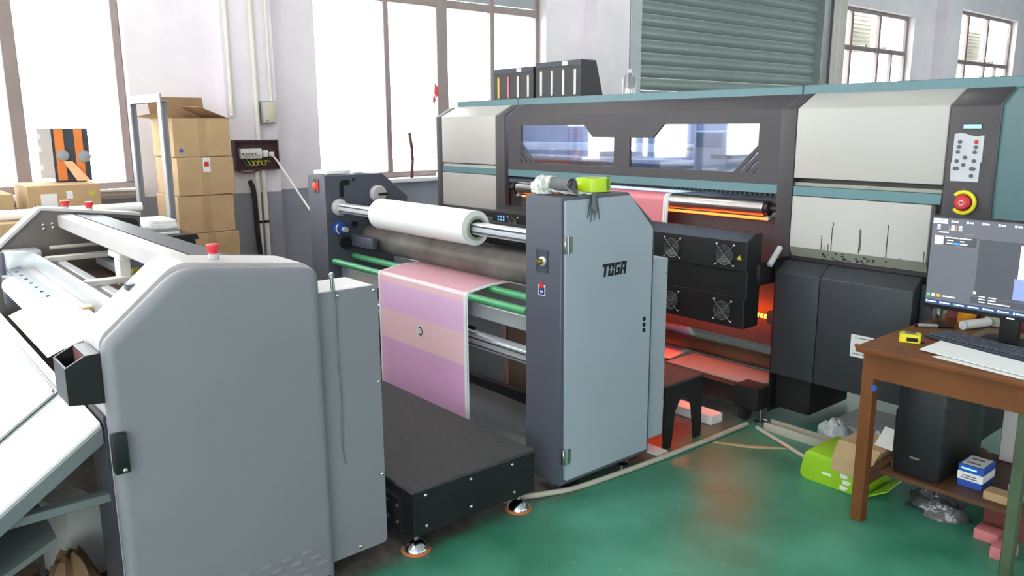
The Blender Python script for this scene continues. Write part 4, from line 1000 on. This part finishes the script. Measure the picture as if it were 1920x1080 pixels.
for k, (dx, mt) in enumerate(((0, 'cable_white'), (.03, 'cable_black'), (.06, 'cable_white'))):
    put('cable', M().tube([(-3.60+dx, .89, 1.12), (-3.5+dx, .95, 1.13), (-3.35+dx, .98, 1.06), (-3.25+dx, .96, 1.0)], .008, 6, 2), mt, sm)
for k in range(3):
    put('cable', M().tube([(-4.2+.1*k, .69, 1.0), (-4.05+.1*k, .72, 1.03), (-3.9+.1*k, .70, 1.0)], .006, 6, 2), 'card_dark', sm)
for x, c in ((-3.2, 'packing_tape'), (-2.95, 'red_plastic')): put('clamp', M().box(x, x+.07, .60, .64, .985, 1.02, .004), c, sm)
put('feed_roller', M().cyl((-4.2, .53, .95), (-2.735, .53, .95), .042, n=26), 'pvc_white', sm)
put('roller_support', M().box(-4.28, -4.20, .50, .56, .86, .99, .004), 'slate', sm)
# black catch box on the front
bx = put('catch_box', M().prism([(.416, .862), (.512, .85), (.512, 1.004), (.472, 1.003), (.416, .974)], 'x', -2.512, -2.504), 'black_plastic', sm)
put('box_wall', M().prism([(.416, .862), (.512, .85), (.512, 1.004), (.472, 1.003), (.416, .974)], 'x', -2.668, -2.66), 'black_plastic', bx)
put('box_wall', M().box(-2.66, -2.512, .416, .422, .862, .974), 'slate_dark', bx)
put('box_floor', M().box(-2.66, -2.512, .422, .512, .86, .866), 'black_plastic', bx)
put('box_lid', M().prism([(.472, 1.003), (.512, 1.004), (.512, .998), (.472, .997)], 'x', -2.66, -2.512), 'slate', bx)
put('box_lining', M().box(-2.655, -2.517, .470, .474, .868, .996), 'maroon', bx)
# sloping tray with supports
def tz(y): return .775+.708*(y-.496)
put('tray', M().prism([(.50, tz(.50)), (-.35, tz(-.35)), (-.35, tz(-.35)-.035), (.50, tz(.50)-.035)], 'x', -4.55, -2.55), 'white_film', sm)
put('tray_edge', M().prism([(.50, tz(.50)-.01), (-.35, tz(-.35)-.01), (-.35, tz(-.35)-.06), (.50, tz(.50)-.06)], 'x', -2.549, -2.53), 'bar_grey', sm)
put('support_bar', M().box(-2.59, -2.55, -.5, .512, .517, .545, .002, 1), 'bar_grey', sm)
put('support_bar', M().box(-4.6, -4.56, -.5, .512, .517, .545, .002, 1), 'bar_grey', sm)
for x in (-2.57, -4.58): put('support_leg', M().box(x-.02, x+.02, -.5, -.46, 0, .517), 'bar_grey', sm)
put('lower_tray', M().prism([(.36, .42), (-.1, .20), (-.1, .18), (.36, .40)], 'x', -3.6, -2.62), 'bar_grey', sm)
put('base_beam', M().box(-4.6, -2.74, 1.1, 1.2, .08, .16), 'black_steel', sm)
put('rear_panel', M().box(-4.6, -2.74, 1.18, 1.2, .16, .9), 'slate', sm)
for x in (-2.62, -4.66):
    for y in (.58, 1.14): put('levelling_foot', M().lathe((x, y, 0), [(.04, 0), (.04, .01), (.012, .018), (.012, .035)], 'z', 16), 'steel', sm)
# paper on the machine
def slant(x0, x1, y0, y1, off, t): return M().prism([(y0, tz(y0)+off), (y1, tz(y1)+off), (y1, tz(y1)+off+t), (y0, tz(y0)+off+t)], 'x', x0, x1)
ps = thing('paper_stack', 'stack of printed white sheets lying on the sloping machine tray', 'paper', (-3.4, .2, tz(.2)))
off = .001
random.seed(5)
for k in range(7):
    dx = random.uniform(-.015, .015); dyy = random.uniform(-.012, .012)
    put('sheet', slant(-3.87+dx, -2.965+dx-.006*k, -.3, .462+dyy, off, .0035), 'white_paper' if k not in (2, 4) else 'grey_sheet', ps); off += .0045
g = []
for j in range(11):
    t = j/10; y = .62-.21*t; z = 1.012-.05*t*t
    g.append([(-3.45+.73*i/6, y, z) for i in range(7)])
solo('white_sheet', M().sheet(g, .0015), 'white_paper', 'blank white sheet curling out of the machine above the tray', 'paper')
# paper goods under the tray
solo('paper_pack', M().box(-3.3, -3.08, .42, .55, 0, .30, .01).xf(Matrix.Translation((-3.2, .5, 0)) @ Matrix.Rotation(.3, 4, 'Z') @ Matrix.Translation((3.2, -.5, 0))), 'white_paper', 'white paper pack standing under the sloping tray', 'packet')
solo('paper_pack', M().box(-3.0, -2.82, .62, .72, 0, .42, .01).xf(Matrix.Translation((-2.9, .7, 0)) @ Matrix.Rotation(-.25, 4, 'Z') @ Matrix.Translation((2.9, -.7, 0))), 'grey_sheet', 'pale packet standing behind the white pack under the tray', 'packet')
crumple('paper_bag', (-2.92, .43, 0), (.13, .12), .22, 'crumpled pale paper bag on the floor under the tray', 'card_dark', 'bag')
crumple('paper_bag', (-3.3, .22, 0), (.22, .16), .2, 'large crumpled brown sack on the floor under the tray', 'brown_board', 'bag')

# ================================================================== STORAGE BEHIND THE SHEET MACHINE
bc = thing('black_cabinet', 'low black cabinet with rounded corners behind the grey sheet machine', 'cabinet', (-5.0, 1.37, 0))
CZ = 1.075
put('body', M().prism(rpoly(rect(1.26, 1.47, .04, CZ-.03), .02, 3), 'x', -5.5, -4.52), 'black_steel', bc)
put('top', M().prism(rpoly(rect(1.25, 1.48, CZ-.03, CZ), [.002, .002, .02, .02], 3), 'x', -5.52, -4.5), 'black_steel', bc)
put('plinth', M().box(-5.48, -4.54, 1.28, 1.45, 0, .04), 'black_matt', bc)
for k in range(5):
    solo('white_plank', M().box(-4.92+.015*k, -4.56-.01*k, 1.258+.004*k, 1.40, CZ+.001+.0155*k, CZ+.015+.0155*k, .002, 1), 'white_paper' if k != 1 else 'frame_grey', ['lowest', 'second lowest', 'middle', 'second highest', 'topmost'][k]+' white plank of the small stack on the black cabinet', 'plank', group='planks on the black cabinet')
uf = thing('metal_frame', 'tall narrow grey metal frame standing on the black cabinet', 'frame', (-5.1, 1.45, CZ))
for x in (-5.40, -4.80): put('upright', M().prism([(x-.03, 1.42), (x+.03, 1.42), (x+.03, 1.428), (x-.022, 1.428), (x-.022, 1.47), (x-.03, 1.47)], 'z', CZ, 1.80), 'frame_grey', uf)
put('top_bar', M().prism([(1.42, 1.80), (1.47, 1.80), (1.47, 1.808), (1.428, 1.808), (1.428, 1.845), (1.42, 1.845)], 'x', -5.43, -4.77), 'frame_grey', uf)

def carton(x0, x1, y0, y1, z0, z1, label, open_=False, tape=True, stick=None, group='cardboard cartons'):
    r = thing('cardboard_carton', label, 'carton', ((x0+x1)/2, (y0+y1)/2, z0), group=group)
    b = put('box_body', M().box(x0, x1, y0, y1, z0, z1, .004, 1), 'cardboard', r)
    if tape:
        yc = (y0+y1)/2
        put('tape', M().box(x1-.0005, x1+.001, yc-.03, yc+.03, z0+.002, z1-.002), 'packing_tape', r)
        if not open_: put('tape', M().box(x0+.002, x1-.002, yc-.03, yc+.03, z1-.0005, z1+.0008), 'packing_tape', r)
    if open_:
        put('flap', M().prism([(x1, z1), (x1-.004, z1), (x1+.0, z1+.004), (x1+.004, z1+.004)], 'y', y0, y1), 'cardboard', r)
        put('flap', M().sheet([[(x0, y0, z1), (x1, y0, z1)], [(x0, y0-.13, z1+.02), (x1, y0-.15, z1+.03)]], .004), 'cardboard', r)
        put('flap', M().sheet([[(x0, y1, z1), (x1, y1, z1)], [(x0+.01, y1-.2, z1+.10), (x1, y1-.22, z1+.085)]], .004), 'card_dark', r)
        put('flap', M().sheet([[(x0, y0, z1), (x0, y1, z1)], [(x0-.05, y0, z1+.17), (x0-.05, y1, z1+.17)]], .004), 'card_dark', r)
    if stick == 'label': put('sticker', M().box(x1+.0012, x1+.002, y0+.19, y0+.245, z1-.11, z1-.005), 'sticker_white', r); put('sticker_mark', M().box(x1+.002, x1+.0026, y0+.20, y0+.235, z1-.07, z1-.035), 'red_plastic', r)
    if stick == 'dot': put('sticker', M().lathe((x1, y0+.05, z0+.05), [(.014, 0), (.014, .002)], 'x', 16), 'blue_plastic', r)
    return r
BH = .2875
pos = ['sixth', 'fifth', 'fourth', 'third', 'second', 'topmost']
for k in range(6):
    j = (.012, -.01, .008, -.012, .004, -.004)[k]
    carton(-6.66, -6.15+j*.5, 1.905+j, 2.33+j, .003+k*BH, .003+k*BH+BH-.003,
           ('open brown carton with raised flaps on top of the tall stack' if k == 5 else 'brown carton in the tall stack by the column, %s from the top' % pos[k]), k == 5, True, 'label' if k == 4 else 'dot' if k == 5 else None)
carton(-6.75, -6.32, .93, 1.40, .56, 1.08, 'brown carton under the long labelled box below the left window', tape=False)
carton(-6.75, -6.32, .90, 1.42, 0, .557, 'brown carton on the floor below the left window', tape=False)
lc_ = carton(-6.80, -6.30, .95, 1.41, 1.083, 1.268, 'flat brown carton with paper labels below the left window', tape=False)
put('sticker', M().box(-6.2998, -6.298, 1.03, 1.13, 1.10, 1.21), 'sticker_white', lc_)
put('sticker', M().box(-6.2998, -6.298, 1.19, 1.23, 1.17, 1.225), 'sticker_white', lc_)
put('sticker', M().lathe((-6.30, 1.355, 1.20), [(.018, 0), (.018, .002)], 'x', 18), 'wire_yellow', lc_)
carton(-6.78, -6.3, .28, .87, .62, 1.22, 'brown carton at the left edge below the window', tape=False)
carton(-6.78, -6.3, .26, .87, 0, .617, 'brown carton on the floor at the left edge of the picture', tape=False)
carton(-6.75, -6.4, .45, .80, 1.223, 1.36, 'small brown carton on top of the cartons at the left edge', tape=False)
# orange and dark printed board leaning on the window
ob = thing('printed_board', 'orange and dark striped printed board leaning at the left window', 'board', (-6.66, 1.27, 1.27))
put('board', M().box(-6.70, -6.64, 1.20, 1.44, 1.27, 1.655, .004, 1), 'slate_dark', ob)
put('side_flange', M().box(-6.70, -6.63, 1.105, 1.198, 1.30, 1.655, .004, 1), 'machine_light', ob)
for z in (1.36, 1.49, 1.58): put('flange_slot', M().box(-6.6305, -6.628, 1.10, 1.125, z, z+.04), 'sticker_white', ob)
put('orange_band', M().box(-6.641, -6.634, 1.215, 1.275, 1.28, 1.65), 'orange_print', ob)
put('orange_band', M().box(-6.641, -6.634, 1.345, 1.40, 1.28, 1.65), 'orange_print', ob)
put('grey_motif', M().lathe((-6.64, 1.26, 1.46), [(.045, 0), (.04, .014), (.02, .02)], 'x', 9), 'grey_sheet', ob)
put('grey_motif', M().lathe((-6.64, 1.40, 1.45), [(.05, 0), (.045, .014), (.02, .02)], 'x', 7), 'grey_sheet', ob)
put('loose_flap', M().prism([(1.25, 1.42), (1.31, 1.42), (1.42, 1.275), (1.33, 1.275)], 'x', -6.60, -6.595), 'orange_pale', ob)
solo('white_tube', M().cyl((-5.3, .46, 1.171), (-5.3, 1.41, 1.171), .03, n=20), 'white_paper', 'long white tube lying across behind the sheet machine', 'tube')
solo('sill_packet', M().box(-7.02, -6.93, 1.52, 1.86, 1.158, 1.178, .004), 'white_paper', 'long white packet on the sill of the left window', 'packet')
carton(-5.7, -5.12, .42, .80, .0, 1.14, 'tall brown carton behind the far end of the sheet machine', tape=False)
carton(-5.7, -5.12, .85, 1.22, .0, 1.14, 'tall brown carton under the white tube beside the black cabinet', tape=False)

# ================================================================== DESK
dk = thing('desk', 'brown wooden desk with lower shelf in front of the printer', 'desk', (-1.17, 3.46, 0))
DX0, DX1, DY0, DY1, DZ = -1.49, -.55, 3.055, 3.85, .775
put('desk_top', M().box(DX0, DX1, DY0, DY1, DZ-.025, DZ, .004, 2), 'wood', dk)
put('apron', M().box(DX0+.05, DX1-.05, DY0+.045, DY0+.065, .64, DZ-.025), 'wood', dk)
put('apron', M().box(DX0+.03, DX0+.05, DY0+.08, DY1-.08, .64, DZ-.025), 'wood_dark', dk)
put('back_rail', M().box(DX0+.03, DX1-.03, DY1-.02, DY1, DZ, DZ+.09, .003, 1), 'maroon', dk)
put('leg', M().box(DX0+.01, DX0+.06, 3.11, 3.16, 0, DZ-.025, .003, 1), 'wood', dk)
put('leg', M().box(DX0+.01, DX0+.06, DY1-.06, DY1-.01, 0, DZ-.025, .003, 1), 'wood_dark', dk)
put('leg', M().box(-.905, -.865, 3.11, 3.15, 0, DZ-.025, .003, 1), 'leg_green', dk, label='greenish metal leg')
put('leg', M().box(DX1-.06, DX1-.01, DY1-.06, DY1-.01, 0, DZ-.025, .003, 1), 'wood_dark', dk)
put('stretcher', M().box(DX0+.02, DX0+.05, 3.16, DY1-.06, .15, .20), 'wood_dark', dk)
put('shelf', M().box(DX0+.04, DX1-.06, 3.27, DY1-.02, .172, .19), 'wood_dark', dk)
put('blue_tag', M().lathe((DX0+.068, 3.108, .60), [(.012, 0), (.014, -.006), (.01, -.012)], 'y', 12), 'blue_plastic', dk)
# monitor
mo = thing('monitor', 'flat black monitor showing print software on the desk', 'monitor', (-1.03, 3.52, DZ))
MX0, MX1, MZ0, MZ1, MY = -1.405, -.785, .905, 1.282, 3.45
put('case', M().box(MX0, MX1, MY, MY+.035, MZ0-.012, MZ1, .006), 'black_plastic', mo)
put('stand_neck', M().box(-1.12, -1.05, MY+.035, MY+.07, DZ+.012, 1.08, .006), 'black_plastic', mo)
put('stand_foot', M().box(-1.2, -.97, MY+.04, MY+.175, DZ, DZ+.012, .004), 'black_plastic', mo)
put('brand_mark', M().box(-1.085, -1.058, MY-.001, MY+.001, MZ0-.008, MZ0-.003), 'screen_text', mo)
sx0, sx1, sz0, sz1 = MX0+.007, MX1-.007, MZ0+.006, MZ1-.008
scr = put('screen', M().box(sx0, sx1, MY-.001, MY+.001, sz0, sz1), 'screen_mid', mo)
def ui(name, u0, u1, v0, v1, mt, d=.002):
    """rectangle on the screen: u, v as metres from its top left corner"""
    return put(name, M().box(sx0+u0, sx0+u1, MY-d, MY-.0005, sz1-v1, sz1-v0), mt, scr)
ui('preview_area', .185, .60, .075, .305, 'screen_dark')
ui('preview_page', .335, .50, .085, .215, 'screen_white', .003)
ui('preview_print', .325, .50, .215, .298, 'screen_blue', .003)
ui('status_area', .175, .60, .308, .335, 'screen_dark')
lg = ui('logo_field', .003, .058, .004, .023, 'screen_white')
put('logo_text', text_mesh('E-PRINT', .014, '-y', (sx0+.0305, MY-.0025, sz1-.0135), .001, .046), 'screen_bar', lg)
for k in range(5):
    ui('menu_icon', .072+.058*k, .08+.058*k, .008, .017, 'screen_text'); ui('menu_word', .083+.058*k, .099+.058*k, .010, .016, 'screen_text')
for u, mt in ((.02, 'screen_text'), (.074, 'screen_white'), (.103, 'screen_text')):
    ui('tool_icon', u, u+.012, .028, .04, mt); ui('tool_word', u-.001, u+.013, .043, .048, 'screen_text')
ui('tool_frame', .066, .0675, .026, .052, 'screen_orange'); ui('tool_frame', .092, .0935, .026, .052, 'screen_orange')
ui('tab_word', .028, .066, .056, .061, 'screen_text'); ui('tab_word', .125, .16, .058, .062, 'screen_rule')
ui('job_frame', .012, .178, .071, .0725, 'screen_rule'); ui('job_frame', .012, .178, .112, .1135, 'screen_rule'); ui('job_frame', .1765, .178, .071, .1135, 'screen_rule')
ui('job_field', .052, .176, .073, .111, 'screen_dark')
ui('job_thumb', .015, .048, .074, .108, 'screen_white', .003)
ui('job_line', .055, .105, .076, .081, 'screen_text', .003); ui('job_line', .108, .155, .077, .081, 'screen_text', .003)
ui('job_line', .062, .088, .088, .092, 'screen_text', .003); ui('job_line', .113, .13, .089, .093, 'screen_text', .003); ui('job_line', .062, .086, .1, .105, 'screen_text', .003)
ui('job_progress', .09, .112, .098, .106, 'screen_accent', .003); ui('job_line', .114, .142, .1, .105, 'screen_text', .003)
for k, mt in enumerate(('screen_green', 'screen_text', 'screen_orange')): ui('state_icon', .004+.02*k, .016+.02*k, .318, .330, mt)
ui('state_word', .066, .115, .322, .327, 'screen_text'); ui('state_icon', .183, .193, .287, .296, 'screen_white', .003)
for k in range(3): ui('state_word', .205, .228, .302+.011*k, .306+.011*k, 'screen_text', .003); ui('state_word', .24, .268+.05*(k == 2), .302+.011*k, .306+.011*k, 'screen_text', .003)
ui('task_bar', 0, .606, .343, .3625, 'screen_bar')
for k in range(7): ui('task_icon', .004+.055*k, .01+.055*k, .348, .356, 'screen_green' if k == 2 else 'screen_white', .003); ui('task_word', .013+.055*k, .044+.055*k, .350, .355, 'screen_text', .003)
# keyboard
kb_ = thing('keyboard', 'dark keyboard on the desk under the monitor', 'keyboard', (-1.15, 3.43, DZ))
Rk = Matrix.Translation((-1.36, 3.385, DZ)) @ Matrix.Rotation(math.radians(-13), 4, 'Z')
put('keyboard_body', M().box(0, .45, 0, .135, .001, .016, .003, 1).xf(Rk), 'kb_body', kb_)
kme = M().box(0, .0165, 0, .0165, 0, .007, .002, 1).mesh('key')
for r_ in range(6):
    for c_ in range(22):
        k = put('key', kme, 'key_grey', kb_, Rk @ Vector((.012+.0195*c_, .010+.0195*r_+(.004 if r_ == 5 else 0), .0155)))
        k.rotation_euler = (0, 0, math.radians(-13))
# papers, tape measure, marker, tube, cup, amber tape
def flat(pts, z0, z1): return M().prism(pts, 'z', z0, z1)
solo('paper', flat([(-1.287, 3.165), (-1.285, 3.36), (-.84, 3.245), (-.86, 3.085)], DZ+.006, DZ+.008), 'white_paper', 'upper white printed sheet on the desk in front of the keyboard', 'paper')
solo('paper', flat([(-1.22, 3.12), (-1.15, 3.27), (-.80, 3.20), (-.84, 3.06)], DZ, DZ+.0015), 'white_paper', 'lower white sheet sticking out towards the desk edge', 'paper')
solo('notebook', flat([(-1.19, 3.155), (-1.12, 3.29), (-.79, 3.235), (-.83, 3.09)], DZ+.002, DZ+.0055), 'slate', 'thin dark folder between the two white sheets', 'folder')
tm = thing('tape_measure', 'yellow tape measure lying on the left part of the desk', 'tape measure', (-1.375, 3.28, DZ))
Rt = Matrix.Translation((-1.375, 3.285, DZ)) @ Matrix.Rotation(math.radians(20), 4, 'Z')
put('case', M().prism(rpoly([(-.04, -.028), (.04, -.028), (.04, .02), (.02, .03), (-.028, .03), (-.04, .018)], .012, 3), 'z', .0, .034).xf(Rt), 'yellow_plastic', tm)
put('grip_inset', M().prism(rpoly(rect(-.012, .03, -.0295, -.027), .001, 1), 'z', .006, .022).xf(Rt), 'rubber', tm)
put('belt_clip', M().box(-.02, .02, -.012, .012, .034, .037).xf(Rt), 'slate', tm)
put('tape_hook', M().box(.04, .055, -.026, -.012, .001, .006).xf(Rt), 'rubber', tm)
mk = thing('marker_pen', 'grey marker pen with black cap lying on the desk', 'pen', (-1.41, 3.6, DZ))
a, b = Vector((-1.462, 3.555, DZ+.008)), Vector((-1.345, 3.64, DZ+.008))
put('pen_barrel', M().cyl(a, a.lerp(b, .55), .0075, n=14), 'grey_sheet', mk); put('pen_cap', M().cyl(a.lerp(b, .55), b, .008, n=14), 'black_plastic', mk); put('pen_tip', M().cyl(a, a-(b-a)*.08, .008, n=12), 'black_plastic', mk)
wt = thing('white_bottle', 'small white plastic tube lying on the desk under the monitor', 'bottle', (-1.3, 3.72, DZ))
a, b = Vector((-1.308, 3.655, DZ+.02)), Vector((-1.262, 3.79, DZ+.02))
put('bottle_body', M().cyl(a, b, .02, n=22), 'sticker_white', wt); put('bottle_cap', M().cyl(a, a-(b-a).normalized()*.012, .0195, n=22), 'keypad_grey', wt)
cu = thing('plastic_cup', 'clear plastic cup on the desk at the left of the monitor', 'cup', (-1.44, 3.70, DZ))
put('cup_wall', M().lathe((-1.435, 3.70, DZ), [(.03, 0), (.038, .09), (.036, .09), (.028, .003)], 'z', 24), 'clear_plastic', cu)
put('cup_label', M().pipe((-1.435, 3.70, DZ+.055), (-1.435, 3.70, DZ+.08), .0378, .037, 24), 'clear_plastic', cu)
at_ = thing('amber_tape_roll', 'amber tape roll standing on the desk behind the white tube', 'tape', (-1.35, 3.79, DZ))
put('tape_ring', M().pipe((-1.35, 3.79, DZ), (-1.35, 3.79, DZ+.05), .038, .026, 28), 'amber', at_); put('tape_core', M().pipe((-1.35, 3.79, DZ), (-1.35, 3.79, DZ+.05), .0258, .023, 24), 'cardboard', at_)
solo('small_box', M().box(-1.28, -1.17, 3.80, 3.825, DZ+.001, DZ+.055, .003, 1), 'core_card', 'small cream carton against the desk back rail', 'box')
solo('mouse_pad', flat(rpoly(rect(-1.25, -1.0, 3.56, 3.76), .02, 3), DZ, DZ+.003), 'brown_board', 'thin grey brown mat under the monitor stand', 'mat')
# PC tower and boxes on the shelf
SZ = .19
pc = thing('computer_tower', 'black computer tower on the lower desk shelf', 'computer', (-1.31, 3.5, SZ))
put('tower_case', M().box(-1.405, -1.215, 3.31, 3.74, SZ, .62, .006), 'black_plastic', pc)
put('front_bezel', M().box(-1.403, -1.217, 3.297, 3.31, SZ+.004, .616, .005), 'black_steel', pc)
put('bezel_strip', M().box(-1.409, -1.4035, 3.30, 3.306, SZ+.02, .47), 'chrome', pc)
put('bezel_mark', M().box(-1.335, -1.297, 3.2955, 3.297, .272, .280), 'steel', pc)
ib = thing('ink_carton', 'small blue and white carton on the desk shelf', 'carton', (-1.13, 3.44, SZ))
put('box_body', M().box(-1.17, -1.075, 3.37, 3.50, SZ, SZ+.095, .002, 1), 'blue_plastic', ib)
put('white_band', M().box(-1.1705, -1.0745, 3.3694, 3.5005, SZ+.03, SZ+.064), 'sticker_white', ib)
put('top_label', M().box(-1.163, -1.082, 3.38, 3.49, SZ+.0945, SZ+.096), 'sticker_white', ib)
put('print_line', M().box(-1.158, -1.10, 3.3688, 3.3699, SZ+.076, SZ+.083), 'lcd', ib); put('print_line', M().box(-1.15, -1.10, 3.3685, 3.3694, SZ+.048, SZ+.052), 'button_grey', ib); put('print_line', M().box(-1.155, -1.095, 3.3685, 3.3694, SZ+.038, SZ+.042), 'button_grey', ib)
for y in (3.40, 3.45): put('print_line', M().box(-1.15, -1.1, y, y+.012, SZ+.096, SZ+.0966), 'button_grey', ib)
solo('yellow_block', M().box(-1.05, -.93, 3.31, 3.38, SZ, SZ+.035, .003, 1), 'packing_tape', 'dull yellow block at the right end of the desk shelf', 'block')
solo('grey_box', M().box(-.99, -.86, 3.39, 3.50, SZ, SZ+.06, .003, 1), 'grey_sheet', 'grey box behind the dull yellow block on the shelf', 'box')
solo('power_box', M().box(-1.15, -.70, 3.76, 3.80, SZ+.002, SZ+.40, .004, 1), 'machine_light', 'grey metal box with loose wires at the back of the shelf', 'box')
for k, (mt, lb) in enumerate((('wire_yellow', 'yellow loose wire hanging under the desk'), ('cable_black', 'black loose cable hanging under the desk'), ('cable_white', 'white loose cable hanging under the desk'))):
    solo('loose_wire', M().tube([(-1.12+.03*k, 3.745-.03*k, .58), (-1.06+.05*k, 3.735-.03*k, .50-.02*k), (-.98+.05*k, 3.735-.03*k, .47), (-.9+.03*k, 3.735-.03*k, .55), (-.84+.03*k, 3.735-.03*k, .6), (-.84+.03*k, 3.74-.03*k, .748)], .004, 6, 2), mt, lb, 'wire')
solo('pink_brick', M().box(-1.075, -.985, 3.335, 3.41, 0, .045, .004).xf(Matrix.Identity(4)), 'pink_brick', 'pink foam block on the green floor, lying flat under the shelf', 'block')
solo('pink_brick', M().box(-.975, -.905, 3.22, 3.32, 0, .05, .004), 'pink_brick', 'pink foam block beside the greenish desk leg', 'block')
solo('maroon_box', M().box(-1.08, -.80, 3.44, 3.60, 0, .11, .004), 'maroon', 'dark red carton on the floor under the desk shelf', 'carton')
crumple('clear_bag', (-1.26, 3.46, 0), (.14, .09), .12, 'crumpled glossy clear bag on the floor under the shelf', 'clear_bag', 'bag')
# lime green box with cardboard on the floor
gb = thing('lime_box', 'lime green glossy carton lying on the floor under the desk', 'carton', (-1.67, 3.45, 0))
put('box_body', M().prism(rpoly([(-1.85, 0), (-1.53, 0), (-1.53, .13), (-1.82, .15)], [.05, .01, .01, .03], 5), 'y', 3.325, 3.60, .006, 2), 'lime_box', gb)
put('side_flap', M().sheet([[(-1.53, 3.33, .005), (-1.53, 3.58, .005)], [(-1.44, 3.36, .055), (-1.45, 3.56, .06)]], .004), 'lime_box', gb)
put('print_word', M().box(-1.73, -1.685, 3.3235, 3.3252, .055, .066), 'sticker_white', gb)
random.seed(9)
for k in range(4):
    x = -1.628-.012*(k % 2); z = .115-.028*k
    put('print_sign', M().box(x, x+.03, 3.3235, 3.3252, z-.02, z).box(x+.01, x+.038, 3.3232, 3.3252, z-.012, z-.004), 'sticker_white', gb)
cbx = thing('torn_carton', 'torn brown carton lying on the lime green box', 'carton', (-1.58, 3.5, .16))
put('carton_side', M().box(-1.70, -1.50, 3.40, 3.60, .153, .21, .003, 1), 'cardboard', cbx)
put('carton_flap', M().sheet([[(-1.70, 3.40, .212), (-1.50, 3.40, .212)], [(-1.68, 3.318, .165), (-1.5, 3.318, .155)], [(-1.68, 3.312, .10), (-1.5, 3.312, .09)]], .004), 'cardboard', cbx)
put('carton_paper', M().sheet([[(-1.56, 3.46, .215), (-1.46, 3.44, .218)], [(-1.58, 3.6, .26), (-1.47, 3.6, .25)]], .003), 'white_paper', cbx)
